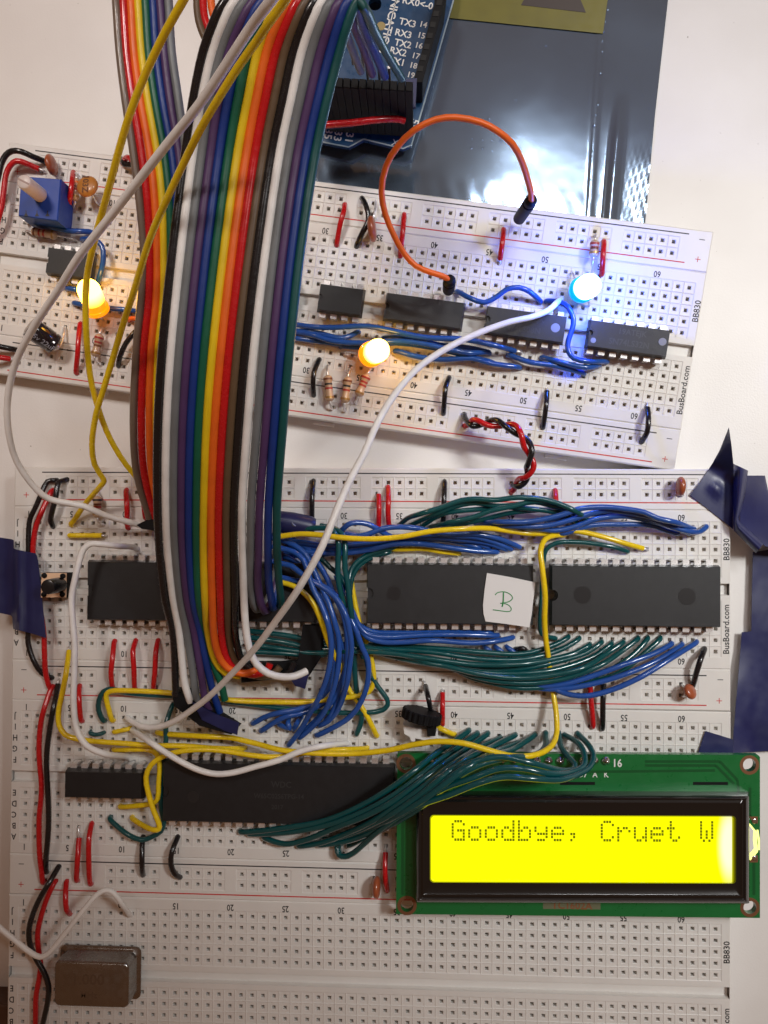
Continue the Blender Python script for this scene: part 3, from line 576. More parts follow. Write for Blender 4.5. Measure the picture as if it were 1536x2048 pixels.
TL('lower of two teal wires joining beside the labelled chip corner', [(775, 1105), (755, 1110), (733, 1120), (715, 1135), (704, 1155), (700, 1180)], hs=[(0, 2), (.3, 2.6), (1, 4)], plug=(1, 0))
TL('teal wire crossing diagonally beneath the blue curves', [(610, 1098), (640, 1115), (660, 1135), (680, 1152), (694, 1180)], hs=[(0, 3), (1, 4)], plug=(0, 0))
# lower right teal bundle
LB = [
    [(1134, 1276), (1115, 1287), (1080, 1300), (1040, 1308), (960, 1304), (860, 1296), (760, 1291), (700, 1289), (640, 1286), (580, 1272), (500, 1262)],
    [(1156, 1279), (1135, 1293), (1095, 1308), (1040, 1319), (960, 1318), (860, 1304), (770, 1298), (700, 1296), (640, 1298), (560, 1283), (500, 1275)],
    [(1177, 1291), (1150, 1306), (1100, 1319), (1040, 1328), (950, 1329), (850, 1316), (775, 1306), (700, 1303), (630, 1306), (550, 1296), (495, 1288)],
    [(1201, 1286), (1175, 1304), (1120, 1322), (1050, 1337), (980, 1340), (900, 1334), (820, 1321), (765, 1308), (700, 1298), (640, 1291)],
    [(1221, 1289), (1195, 1309), (1140, 1331), (1080, 1344), (1000, 1347), (920, 1338), (850, 1322), (780, 1304), (720, 1296), (640, 1310), (560, 1306), (500, 1303)],
    [(1244, 1286), (1215, 1306), (1165, 1336), (1110, 1349), (1040, 1356), (960, 1348), (890, 1332), (830, 1322), (770, 1310)],
    [(1274, 1279), (1245, 1301), (1200, 1331), (1140, 1354), (1080, 1365), (1010, 1364), (950, 1353), (890, 1332), (840, 1318)],
    [(1294, 1279), (1270, 1306), (1220, 1340), (1160, 1361), (1090, 1374), (1040, 1376), (985, 1366), (940, 1354), (915, 1341)],
    [(1319, 1279), (1290, 1306), (1240, 1345), (1180, 1364), (1120, 1370), (1070, 1362), (1000, 1354), (920, 1344)]]
ordn = ['first', 'second', 'third', 'fourth', 'fifth', 'sixth', 'seventh', 'eighth', 'ninth', 'tenth', 'eleventh', 'twelfth']
for i, pts in enumerate(LB):
    hm = (2.4, 3.6, 5.0, 3.0, 4.4, 5.8, 4.6, 3.4, 2.2)[i]
    TL('%s from the left of the teal wire ends below the right chip' % ordn[i], pts, hs=[(0, .8), (.06, 1.6), (.2, hm), (.7, hm), (1, 2.2)], plug=(1, 0), group='teal wires in the lower bundle')
for i, pts in enumerate([
    [(1341, 1289), (1310, 1306), (1250, 1328), (1190, 1350), (1130, 1368), (1085, 1373), (1040, 1372)],
    [(1362, 1291), (1320, 1318), (1260, 1345), (1200, 1364), (1140, 1376), (1090, 1378), (1060, 1372)],
    [(1391, 1286), (1340, 1318), (1280, 1355), (1220, 1381), (1170, 1392), (1130, 1387), (1105, 1376), (1085, 1368)]]):
    B(('leftmost', 'middle', 'rightmost')[i]+' of three blue wires ending under the right chip', pts, hs=[(0, .8), (.08, 2), (.25, (4, 5, 6)[i]), (.8, (3.8, 4, 5)[i]), (1, 2.5)], plug=(1, 0), group='blue wires in the lower right bundle')
# teal bundle over the display
LL = [
    ('first', [(934, 1464), (906, 1484), (870, 1508), (825, 1544), (780, 1577), (720, 1612), (650, 1641), (560, 1657), (483, 1664)], 8),
    ('second', [(951, 1470), (920, 1492), (880, 1520), (835, 1556), (785, 1592), (725, 1624), (655, 1650), (580, 1664), (500, 1668)], 9.5),
    ('third', [(972, 1470), (935, 1496), (890, 1527), (845, 1560), (790, 1600), (735, 1630), (670, 1656), (610, 1680), (570, 1688), (530, 1676)], 11),
    ('fourth', [(997, 1478), (950, 1500), (905, 1530), (850, 1572), (800, 1606), (745, 1642), (690, 1668), (640, 1686), (600, 1692)], 12.5),
    ('fifth', [(1027, 1472), (985, 1493), (940, 1515), (890, 1550), (840, 1590), (780, 1630), (720, 1660), (660, 1680), (620, 1688)], 14),
    ('sixth', [(1048, 1482), (1000, 1500), (950, 1525), (900, 1560), (855, 1594), (800, 1628), (740, 1658), (690, 1674), (650, 1678)], 15.5),
    ('seventh', [(1067, 1472), (1030, 1496), (985, 1512), (930, 1535), (880, 1570), (830, 1606), (770, 1640), (720, 1664), (690, 1676), (677, 1694), (680, 1710)], 15)]
for i, (o_, pts, hm) in enumerate(LL):
    TL('%s from the left of the teal ends along the top of the display bundle' % o_, pts, hs=[(0, .8), (.08, 4), (.25, hm+3), (.42, hm+3), (.62, hm), (.85, 4.2), (1, .9)], group='teal wires draped over the display', r=.66)
HK = [
    ('teal wire ending alone right under the yellow bend', [(1091, 1472), (1092, 1487), (1084, 1502), (1060, 1512), (1020, 1515), (960, 1530), (905, 1560), (860, 1600), (800, 1640), (740, 1670), (700, 1690)], 17),
    ('teal wire hooking back nearest the yellow bend over the display', [(1118, 1472), (1122, 1494), (1138, 1516), (1150, 1530), (1148, 1538), (1124, 1541), (1064, 1526), (1005, 1514), (960, 1520), (915, 1538), (870, 1566), (825, 1600), (770, 1642), (710, 1676), (670, 1688)], 17.5),
    ('teal wire hooking back in the middle over the display header', [(1135, 1473), (1154, 1484), (1168, 1506), (1168, 1530), (1140, 1545), (1094, 1547), (1050, 1538), (1000, 1537), (945, 1556), (885, 1578), (830, 1612), (770, 1650), (700, 1680), (640, 1690)], 18.5),
    ('outermost teal hook at the display, furthest right', [(1160, 1472), (1177, 1490), (1187, 1512), (1180, 1533), (1155, 1549), (1118, 1560), (1064, 1557), (1005, 1554), (960, 1565), (900, 1589), (840, 1610), (798, 1633), (750, 1668), (705, 1707), (690, 1713), (678, 1710), (674, 1696), (678, 1680)], 19.5)]
for lb, pts, hm in HK:
    TL(lb, pts, hs=[(0, .8), (.05, 5), (.14, 12), (.25, hm), (.5, hm), (.7, hm*.75), (.9, 4), (1, .9)], group='teal wires draped over the display', r=.66)
# ---------------------------------------------------------------- ribbon cables
def lerp_h(y, tab): return float(np.interp(y, [a for a, b in tab], [b for a, b in tab]))
def ribbon(label, cols, rows, htab, r=0.80, group=None, tails=None):
    """rows = {y: [x of each conductor]}, one conductor per colour, bonded side by side"""
    ys = sorted(rows); n = len(cols); root = None
    mid = pt(rows[ys[len(ys)//2]][n//2], ys[len(ys)//2], lerp_h(ys[len(ys)//2], htab))
    t = empty('ribbon_cable', mid, (0, 0, 0), label, 'ribbon cable')
    for i, c in enumerate(cols):
        pts = [pt(rows[y][i], y, lerp_h(y, htab)) for y in ys if rows[y][i] is not None]
        if tails and i in tails: 
            cut, extra = tails[i]
            pts = [pt(rows[y][i], y, lerp_h(y, htab)) for y in ys if rows[y][i] is not None and y <= cut]
            pts += [pt(*e[:3], *(e[3:] if len(e) > 3 else ())) for e in extra]
        pre = tails.get(('pre', i)) if tails else None
        if pre: pts = [pt(*e[:3], *(e[3:] if len(e) > 3 else ())) for e in pre]+pts
        mb = MB(); mb.tube(pts, r, 10, 2.0)
        mb.build('conductor', INS[c], t, smooth=True, auto=60)
    return t
H1 = [(-60, 56), (0, 60), (50, 59), (100, 57), (300, 52), (500, 50), (700, 47), (850, 42), (1012, 33), (1100, 26), (1200, 18), (1300, 11), (1400, 6)]
C16 = ['black', 'white', 'grey', 'purple', 'deep_blue', 'green', 'ribbon_yellow', 'orange', 'red', 'brown', 'black', 'white', 'grey', 'purple', 'deep_blue', 'ribbon_teal']
R16 = {
    -70: [560, 580, 595, 608, 620, 632, 645, 658, 672, 684, 695, 706, None, None, None, None],
    0: [452, 472, 492, 509, 526, 544, 562, 580, 598, 614, 630, 646, 664, 681, 698, 716],
    45: [428, 447, 465, 482, 499, 517, 536, 555, 574, 591, 607, 623, 642, 660, 678, 696],
    100: [408, 427, 443, 460, 478, 497, 517, 535, 553, 571, 588, 604, 624, 642, 662, 680],
    200: [387, 404, 420, 437, 456, 476, 496, 513, 531, 549, 566, 582, 600, 619, 636, 654],
    300: [372, 388, 405, 423, 440, 459, 477, 495, 512, 529, 545, 561, 579, 597, 614, 632],
    500: [346, 363, 380, 397, 414, 432, 449, 466, 483, 499, 515, 532, 549, 567, 584, 601],
    700: [325, 343, 359, 376, 393, 409, 426, 443, 459, 475, 491, 508, 527, 545, 562, 579],
    850: [316, 334, 350, 366, 382, 398, 414, 430, 446, 462, 478, 495, 514, 532, 549, 566],
    1012: [315, 332, 348, 363, 378, 393, 408, 423, 438, 453, 468, 484, 502, 519, 537, 554],
    1100: [319, 336, 351, 365, 379, 393, 407, 423, 438, 453, 468, 485, 501, 517, 536, 554],
    1200: [330, 347, 361, 374, 386, 397, 410, 425, 441, 455, 470, 488, 503, 519, 539, 558]}
tails = {
    0: (1200, [(345, 1260, 13), (350, 1330, 9), (351, 1372, 8), (352, 1392, 7.5)]),
    1: (1200, [(358, 1260, 13), (365, 1330, 10), (370, 1370, 9), (381, 1404, 7.5)]),
    2: (1200, [(374, 1270, 12), (385, 1340, 9), (393, 1395, 7.5), (400, 1412, 6)]),
    3: (1200, [(388, 1270, 11), (401, 1340, 8.5), (410, 1400, 7), (418, 1420, 5)]),
    4: (1200, [(400, 1270, 10), (413, 1330, 8), (428, 1390, 5.5), (440, 1425, 4)]),
    5: (1200, [(410, 1270, 9), (425, 1325, 7), (440, 1360, 5.5), (450, 1400, 4)]),
    6: (1200, [(417, 1270, 10), (430, 1320, 8), (450, 1345, 6.5), (480, 1352, 5)]),
    7: (1200, [(428, 1270, 12), (436, 1308, 10), (454, 1335, 8.5), (485, 1347, 7), (512, 1340, 6), (516, 1325, 6)]),
    8: (1200, [(443, 1270, 11), (450, 1310, 9), (470, 1340, 7), (510, 1350, 6), (534, 1340, 7), (540, 1327, 7)]),
    9: (1200, [(458, 1280, 9), (468, 1320, 7), (500, 1350, 5), (545, 1348, 6.5), (560, 1334, 6.5)]),
    10: (1200, [(474, 1290, 8), (490, 1330, 6), (530, 1352, 4.5), (578, 1345, 6), (590, 1325, 6)]),
    11: (1200, [(491, 1250, 16), (498, 1295, 14), (513, 1328, 12.5), (537, 1347, 12), (565, 1354, 12), (590, 1352, 11.5), (613, 1342, 10)]),
    12: (1100, [(500, 1170, 19), (508, 1212, 14), (520, 1218, 9), (540, 1190, 7), (560, 1100, 6), (575, 1062, 7), (590, 1046, 9)]),
    13: (1100, [(516, 1170, 19), (524, 1214, 14), (534, 1222, 9), (548, 1180, 7), (560, 1110, 5.5), (570, 1080, 6)]),
    14: (1100, [(538, 1165, 19), (544, 1206, 14), (548, 1216, 9), (552, 1170, 6.5), (556, 1110, 5.5), (566, 1075, 6)]),
    15: (1100, [(558, 1165, 19), (562, 1200, 14), (560, 1212, 9), (556, 1160, 6), (552, 1100, 5.5), (560, 1070, 6)]),
    ('pre', 15): [(803, 157, 26), (782, 122, 34), (762, 86, 43), (745, 52, 52), (735, 27, 57), (725, 12, 60)],
    ('pre', 14): [(770, 153, 26), (752, 110, 35), (735, 70, 45), (722, 35, 54), (712, 12, 59)],
    ('pre', 13): [(745, 149, 26), (730, 105, 34), (712, 60, 44), (702, 30, 54), (695, 12, 58)],
    ('pre', 12): [(722, 143, 26), (705, 100, 34), (690, 60, 44), (680, 30, 53), (675, 10, 58)]}
ribbon('wide rainbow ribbon cable of sixteen conductors arching down the middle', C16, R16, H1, tails=tails)
H2 = [(-60, 34), (0, 34), (200, 32), (400, 29), (700, 22), (850, 17), (950, 11), (1030, 5)]
R8 = {
    -60: [226, 241, 255, 270, 284, 299, 313, 331], 0: [232, 247, 262, 276, 291, 306, 320, 337], 100: [239, 253, 268, 283, 297, 312, 328, 343],
    200: [251, 266, 281, 296, 310, 325, 340, 357], 300: [266, 282, 299, 314, 328, 343, 357, 371], 400: [279, 295, 310, 325, 339, 353, 367, 381],
    512: [288, 300, 315, 328, 342, 356, 370, 384], 600: [282, 298, 313, 327, 341, 355, 369, 383], 700: [273, 288, 303, 317, 331, 345, 359, 373],
    850: [267, 283, 299, 313, 327, 341, 355, 369], 950: [274, 289, 304, 318, 332, 346, 360, 374], 1040: [300, 312, 322, 333, 344, 355, 366, 377]}
ribbon('narrow rainbow ribbon cable of eight conductors left of the wide one', ['taupe', 'red', 'orange', 'ribbon_yellow', 'green', 'deep_blue', 'purple', 'grey'], R8, H2)
# small loop of another cable at the top edge
t = empty('ribbon_cable', pt(410, 30, 20), (0, 0, 0), 'short loop of brown, red and orange conductors at the top edge', 'ribbon cable')
for c, pts in (('brown', [(398, -60), (394, 0), (398, 42), (412, 80), (440, 120)]), ('red', [(410, -60), (406, 0), (410, 38), (424, 70), (450, 110)]), ('orange', [(424, -60), (422, 0), (426, 28), (440, 55), (465, 90)])):
    mb = MB(); mb.tube([pt(x, y, 30) for x, y in pts], 0.75, 10); mb.build('conductor', INS[c], t, smooth=True)

# ---------------------------------------------------------------- connectors, orange jumper, twisted pair
def slab(name, m, px, h0, h1, label=None, cat=None, group=None, f='M', parent=None, hs=None, bev=0.25):
    """closed block whose top outline is given"""
    top = [pt(x, y, (hs[i] if hs else h1), f) for i, (x, y) in enumerate(px)]
    cx = sum(p[0] for p in top)/len(top); cy = sum(p[1] for p in top)/len(top)
    th = h1-h0; n = len(px)
    ins = [(cx+(p[0]-cx)*(1-bev/max(1, math.hypot(p[0]-cx, p[1]-cy))), cy+(p[1]-cy)*(1-bev/max(1, math.hypot(p[0]-cx, p[1]-cy))), p[2]) for p in top]
    a = [(p[0], p[1], p[2]-bev) for p in top]; b = [(p[0], p[1], p[2]-th) for p in top]
    A = sum(top[i][0]*top[(i+1) % n][1]-top[(i+1) % n][0]*top[i][1] for i in range(n)); s = 1 if A > 0 else -1
    fs = [tuple(range(n))[::s], tuple(range(2*n, 3*n))[::-s]]
    for r in (0, 1):
        for i in range(n):
            q = (r*n+i, (r+1)*n+i, (r+1)*n+(i+1) % n, r*n+(i+1) % n); fs.append(q[::s])
    mb = MB(); mb.add(ins+a+b, fs); o = mb.build(name, m, parent)
    return tag(o, label, cat, group)
o = slab('connector_housing', BLK, [(342, 1386), (356, 1384), (384, 1398), (428, 1436), (470, 1462), (462, 1470), (398, 1452), (348, 1413)], 1.5, 8, 'black connector housing on the lower left end of the wide ribbon', 'connector')
slab('tape_wrap', TAPE, [(384, 1404), (430, 1428), (478, 1446), (474, 1470), (450, 1462), (404, 1440)], 7.9, 8.35, parent=o, bev=.05)
o = slab('connector_housing', BLK, [(482, 1326), (560, 1326), (598, 1322), (606, 1250), (646, 1250), (644, 1312), (618, 1352), (560, 1358), (482, 1366)], 1.2, 4.2, 'black connector housing where the white conductor ends, its upright arm standing in for shadow', 'connector')  # upright arm added where only shadow lies; the lower bar is the connector
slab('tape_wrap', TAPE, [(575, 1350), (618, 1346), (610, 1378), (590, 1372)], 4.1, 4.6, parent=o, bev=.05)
o = slab('connector_housing', BLK, [(272, 1050), (292, 1040), (330, 1035), (330, 1068), (300, 1060), (283, 1058)], 1.2, 6, 'small black connector tip at the foot of the narrow ribbon', 'connector')
# taped connector right of the ribbon
t = empty('connector_housing', pt(598, 1045, 5), (0, 0, 0), 'connector wrapped in blue tape right of the ribbon foot', 'connector')
a, b = pt(556, 1042, 7.5), pt(636, 1056, 6); mb = MB(); mb.lathe([(0, 2.3), (3, 2.5), (7, 2.35), (7.6, 2.2), (8.2, 1.9)], a, b, 14); mb.build('tape_wrap', TAPE, t, smooth=True, auto=40)
mb = MB(); mb.lathe([(0.3, 1.9), (-0.02, 1.9)][::-1], a, b, 14); mb.build('housing', BLK, t)

def pin_end(parent, a, b):
    """black crimp housing of a jumper wire from a (wire side) to b"""
    L = float(np.linalg.norm(np.array(b)-np.array(a)))
    mb = MB(); mb.lathe([(-0.5, 0.75), (0, 1.25), (0.5, 1.35), (1.6, 1.35), (1.8, 1.15), (2.4, 1.15), (2.6, 1.4), (L-0.3, 1.35), (L, 1.2)], a, b, 16)
    mb.build('pin_housing', BLK, parent, smooth=True, auto=35)
PO = [(1063, 402), (1062, 385), (1057, 366), (1044, 323), (1024, 287), (995, 262), (962, 245), (912, 235), (872, 239), (829, 260), (795, 293), (772, 333), (763, 383), (771, 430), (789, 473), (809, 508), (832, 532), (862, 545), (885, 552), (897, 559)]
HO = [17, 19, 21, 26, 30, 32, 33, 34, 34, 33, 31, 28, 25, 22, 20, 18, 17, 16.5, 16, 15]
o = wire('orange', 'orange jumper wire looping over the antistatic bag to the tilted board', PO, r=.62, hs=HO, plug=(0, 0), f='M', group='orange jumper wires', step=2)
pin_end(o, pt(1063, 400, 17), pt(1038, 438, 3, 'U')); pin_end(o, pt(899, 561, 15), pt(897, 580, 3, 'U'))
def twisted(label, ctr, hs, fs, turns, ends, rad=0.66):
    c = np.array([pt(x, y, h, f) for (x, y), h, f in zip(ctr, hs, fs)]); d = np.r_[0, np.cumsum(np.linalg.norm(np.diff(c, axis=0), axis=1))]
    t = empty('twisted_wire_pair', tuple(c[0]), (0, 0, 0), label, 'wire pair')
    N = 60; q = np.array([[np.interp(s_, d, c[:, k]) for k in range(3)] for s_ in np.linspace(0, d[-1], N)])
    for _ in range(6): q[1:-1] = (q[:-2]+2*q[1:-1]+q[2:])/4
    T = np.gradient(q, axis=0); T /= np.linalg.norm(T, axis=1)[:, None]
    for j, col in enumerate(('black', 'red')):
        P_ = []
        for i in range(N):
            n1 = np.cross(T[i], (0, 0, 1)); n1 /= np.linalg.norm(n1)+1e-9; n2 = np.cross(T[i], n1); an = turns*2*PI*i/(N-1)+PI*j
            P_.append(q[i]+0.72*(math.cos(an)*n1+math.sin(an)*n2))
        P_ = [np.array(pt(*e)) for e in ends[j][0]]+P_+[np.array(pt(*e)) for e in ends[j][1]]
        mb = MB(); mb.tube(P_, rad, 8, 1.0); mb.build('wire', INS[col], t, smooth=True)
twisted('red and black twisted wire pair joining the tilted board to the joined boards', [(945, 846), (968, 846), (995, 846), (1024, 853), (1045, 872), (1060, 902), (1062, 932), (1050, 957), (1036, 968)],
        [2, 3, 5, 7, 8, 8, 7, 4, 2.5], ['M']*9, 2.6, ([[(928, 828, 0, 'U'), (931, 838, 1.6, 'U')], [(1026, 970, 1)]], [[(929, 852, 0, 'U'), (936, 850, 1, 'U')], [(1028, 979, .6), (1020, 985, -.6)]]))
twisted('short red and black twisted pair at the top rail beside the narrow ribbon', [(250, 322), (262, 322), (280, 330), (300, 335)], [2, 3, 4, 4], ['U']*4, .6,
        ([[(244, 318, .5, 'U')], []], [[(245, 328, .5, 'U')], []]))
# red wire plugged into the controller board and the cut leads at the upper left
wire('red', 'red wire plugged into the end of the blue controller board header', [(600, 258), (650, 250), (700, 246), (750, 240), (780, 238), (800, 239), (809, 242)], r=.72, hs=[18, 17, 16, 15, 14, 13, 12.5], plug=(0, 0), group='red wires')
wire('black', 'black wire curling round the upper left corner of the tilted board', [(-30, 420), (-8, 370), (3, 327), (12, 310), (25, 302), (42, 303), (63, 312), (85, 321)], f='U', hm=4, r=.68, plug=(0, 1), group='black wires')
wire('red', 'red wire inside the black one at the upper left corner, tip bare', [(-12, 480), (-4, 440), (3, 415), (8, 380), (12, 350), (20, 332), (33, 322), (50, 326), (66, 333), (78, 338)], f='U', hm=3, r=.68, plug=(0, 1), bare=(0, 1.2), group='red wires')
wire('black', 'black wire entering at the left edge above the red one', [(-30, 684), (0, 693), (25, 698)], f='U', hs=[4, 3, 1.5], r=.68, plug=(0, 1), group='black wires')
wire('red', 'red wire entering at the left edge below the black one', [(-30, 712), (0, 715), (20, 718)], f='U', hs=[4, 2.5, 1.2], r=.68, plug=(0, 1), bare=(0, .8), group='red wires')

# ---------------------------------------------------------------- resistors
RB = mat('resistor_body', (0.52, 0.36, 0.23), 0.32, coat=.3, var=.08, vscale=6)
BANDS = {'r': mat('band_red', (0.38, 0.03, 0.02), .4), 'k': mat('band_black', (0.015, 0.012, 0.012), .4), 'b': mat('band_brown', (0.16, 0.05, 0.02), .4), 'o': mat('band_orange', (.7, .16, .02), .4), 'g': mat('band_gold', (0.45, 0.26, 0.08), .3, .6)}
def resistor(label, a, b, la, lb, bands, h=2.2, f='U', r=1.05):
    A, B_ = np.array(pt(*a, h, f)), np.array(pt(*b, h, f)); L = float(np.linalg.norm(B_-A)); ax = (B_-A)/L
    t = empty('resistor', tuple((A+B_)/2), (0, 0, 0), label, 'resistor', 'striped axial resistors')
    w_ = r*.83
    prof = [(0, .3), (.25, r*.75), (.6, r), (1.25, r), (1.6, w_), (L-1.6, w_), (L-1.25, r), (L-.6, r), (L-.25, r*.75), (L, .3)]
    mb = MB(); mb.lathe(prof, A, B_, 18); mb.build('body', RB, t, smooth=True, auto=60)
    pos = [0.95, 1.6+(L-3.2)*.18, 1.6+(L-3.2)*.52, L-.95]
    for k, c in zip(pos, bands):
        rr = float(np.interp(k, [p[0] for p in prof], [p[1] for p in prof]))+.03
        mb = MB(); mb.lathe([(k-.23, rr-.05), (k-.22, rr), (k+.22, rr), (k+.23, rr-.05)], A, B_, 18); mb.build('colour_band', BANDS[c], t, smooth=True, auto=40)
    for e, (l, dr) in enumerate(((la, -ax), (lb, ax))):
        S0 = A if e == 0 else B_; E_ = np.array(pt(*l, .3, f))
        mb = MB(); mb.tube([tuple(S0-dr*.2), tuple(S0+dr*.5), tuple((S0+dr*.9+E_*1.5)/2.5+np.array([0, 0, .3])), tuple(E_), tuple(E_-np.array([0, 0, 1.5]))], .27, 6, .6); mb.build('lead', TIN, t, smooth=True)
resistor('leftmost of the three resistors below the orange light', (655, 750), (660, 803), (657, 729), (665, 818), 'bkrg')
resistor('middle one of the three resistors below the orange light', (696, 754), (689, 806), (703, 735), (690, 823), 'bkrg')
resistor('tilted resistor touching the underside of the orange light', (735, 748), (716, 793), (743, 738), (711, 806), 'rrrg', h=2.6)
resistor('resistor standing between the top rail and the blue light', (1190, 480), (1187, 515), (1192, 469), (1183, 547), 'rrbg', h=2.6)
resistor('resistor at the lower left beside the orange light', (200, 668), (190, 714), (208, 656), (196, 728), 'rrbg', h=2.4)
resistor('horizontal resistor below the blue trimmer', (63, 463), (115, 471), (52, 462), (154, 481), 'brrg', h=1.8)
resistor('resistor standing between red jumper and amber capacitor', (153, 357), (150, 402), (153, 347), (148, 416), 'obrg', h=2.6, r=.9)
resistor('resistor under the grey white wire at the top left of the joined boards', (195, 992), (195, 1036), (195, 982), (206, 1049), 'kbrg', h=1.8, f='M')

# ---------------------------------------------------------------- capacitors
CER = mat('ceramic_brown', (0.36, 0.085, 0.03), .35, coat=.4, var=.12, vscale=5)
AMB = mat('amber_coating', (0.50, 0.20, 0.035), .38, coat=.2, var=.08, vscale=4)
def disc_cap(label, c, f, rad, thick, normal, m, leads, h, text=None, squash=1.0, updir=(0, 0, 1)):
    C = np.array(pt(*c, h, f)); nrm = np.array(normal, float); nrm /= np.linalg.norm(nrm)
    t = empty('disc_capacitor', tuple(C), (0, 0, 0), label, 'capacitor', 'small disc capacitors')
    a = np.cross(nrm, updir); a /= np.linalg.norm(a); b_ = np.cross(nrm, a); vs = []; fs = []; K, M_ = 24, 7
    for j in range(M_+1):
        ph = -PI/2+PI*j/M_; rr = max(.001, math.cos(ph))**.55*rad; z = math.sin(ph)*thick/2
        for k in range(K):
            an = 2*PI*k/K; vs.append(C+nrm*z+a*rr*math.cos(an)*squash+b_*rr*math.sin(an))
    for j in range(M_):
        for k in range(K): fs.append((j*K+k, j*K+(k+1) % K, (j+1)*K+(k+1) % K, (j+1)*K+k))
    mb = MB(); mb.add(vs, fs); mb.build('body', m, t, smooth=True)
    for l in leads:
        E_ = np.array(pt(*l, 0, f)); mb = MB(); s0 = C*.6+E_*.4; s0[2] = C[2]-rad*.4
        mb.tube([tuple(s0), tuple(E_+np.array([0, 0, 1.0])), tuple(E_-np.array([0, 0, 1.5]))], .25, 6, .6); mb.build('lead', TIN, t, smooth=True)
    if text: 
        q = MB(); v, fc = text_polys(text); top = C+nrm*(thick/2+.03); b2 = -b_
        q.add([tuple(top+a*(-p[1])*2.0+b_*(p[0])*2.0) for p in v], fc); q.build('printed_marking', mat('brown_print', (.14, .05, .015), .5), t)
    return t
disc_cap('brown disc capacitor seen edge on beside the bent black jumper', (744, 458), 'U', 2.9, 1.9, (1, .1, .05), CER, [(751, 440), (742, 484)], 3.0)
mb = MB(); mb.tube([pt(745, 440, 3.5, 'U'), pt(750, 422, 3, 'U'), pt(751, 402, .5, 'U'), pt(751, 400, -1, 'U')], .27, 6); o = mb.build('component_lead', TIN); tag(o, 'bare lead above the brown capacitor, near the ribbon', 'lead')
disc_cap('small brown disc capacitor at the upper left corner of the tilted board', (103, 330), 'U', 2.4, 1.7, (1, .15, .05), CER, [(103, 312), (108, 348)], 2.6)
disc_cap('brown disc capacitor on the top rail next to the right blue tape', (1361, 973), 'M', 2.2, 1.8, (1, -.05, .05), CER, [(1361, 962), (1363, 990)], 2.6)
disc_cap('small brown disc capacitor left of the green display', (753, 1775), 'M', 2.4, 1.7, (1, 0, .05), CER, [(751, 1760), (753, 1778)], 2.4)
disc_cap('tilted brown disc capacitor at the end of the right black jumper', (1380, 1383), 'M', 1.75, 1.6, (.75, .55, .9), CER, [(1364, 1370), (1364, 1391)], 2.6)
disc_cap('round amber disc capacitor lying over beside the blue trimmer', (175, 373), 'U', 2.55, 1.8, (-.1, .15, 1), AMB, [(198, 410), (160, 358)], 5.0, '103Z', 1.0, (0, 1, 0))
# electrolytic
ELB = mat('can_sleeve', (0.012, 0.012, 0.018), .12, coat=.6); ELW = mat('sleeve_print', (.30, .31, .36), .4); ALU = mat('aluminium', (.55, .50, .46), .35, .9)
A, B_ = np.array(pt(57, 652, 7.2, 'U')), np.array(pt(112, 690, 3.2, 'U'))
t = empty('electrolytic_capacitor', tuple(A), (0, 0, 0), 'black cylindrical capacitor lying at the left under the white wire', 'capacitor')
L = float(np.linalg.norm(B_-A)); mb = MB(); mb.lathe([(0, 1.7), (.1, 2.3), (.4, 2.5), (L-1.6, 2.5), (L-1.3, 2.25), (L-.9, 2.5), (L-.3, 2.4), (L, 1.9)], A, B_, 28); mb.build('sleeve', ELB, t, smooth=True, auto=40)
mb = MB(); mb.lathe([(-.05, 1.75), (.12, 1.8)], A, B_, 24); mb.build('can_top', ALU, t)
ax = (B_-A)/L; e1 = np.cross(ax, (0, 0, 1)); e1 /= np.linalg.norm(e1); e2 = np.cross(e1, ax)
def wrap(q, txt, along, ang0, size, flip=1):
    v, fc = text_polys(txt); q.add([tuple(A+ax*(along+p[0]*size)+2.53*(math.cos(ang0+flip*p[1]*size/2.5)*e2+math.sin(ang0+flip*p[1]*size/2.5)*e1)) for p in v], fc)
q = MB(); wrap(q, '25v 22uF', L*.55, .35, 1.7, -1); q.build('printed_marking', ELW, t)
q = MB()
for k in range(12):
    an0, an1 = .95+k*.04, .99+k*.04
    q.add([tuple(A+ax*x+2.52*(math.cos(an)*e2+math.sin(an)*e1)) for x, an in ((.5, an0), (L-1.7, an0), (L-1.7, an1), (.5, an1))], [(0, 1, 2, 3)])
q.build('polarity_stripe', ELW, t)
for l in ((130, 655), (104, 700)):
    mb = MB(); mb.tube([tuple(B_-ax*.2), tuple(B_+ax*.8), pt(*l, .5, 'U'), pt(*l, -1.2, 'U')], .3, 6); mb.build('lead', TIN, t, smooth=True)

# ---------------------------------------------------------------- lights
def led_mat(name, core, rim, s_core, s_rim, axis_len):
    m = bpy.data.materials.new(name); m.use_nodes = True; nt = m.node_tree; b = nt.nodes['Principled BSDF']
    b.inputs['Base Color'].default_value = (*rim, 1); b.inputs['Roughness'].default_value = .15
    tc = nt.nodes.new('ShaderNodeTexCoord'); sp = nt.nodes.new('ShaderNodeSeparateXYZ'); nt.links.new(tc.outputs['Object'], sp.inputs[0])
    r = nt.nodes.new('ShaderNodeValToRGB'); mr = nt.nodes.new('ShaderNodeMapRange'); mr.inputs['From Min'].default_value = 0; mr.inputs['From Max'].default_value = axis_len*S
    nt.links.new(sp.outputs[2], mr.inputs[0]); nt.links.new(mr.outputs[0], r.inputs[0])
    r.color_ramp.elements[0].position = .30; r.color_ramp.elements[0].color = (*[c*s_rim/s_core for c in rim], 1); r.color_ramp.elements[1].position = .66; r.color_ramp.elements[1].color = (*core, 1)
    nt.links.new(r.outputs[0], b.inputs['Emission Color']); b.inputs['Emission Strength'].default_value = s_core
    return m
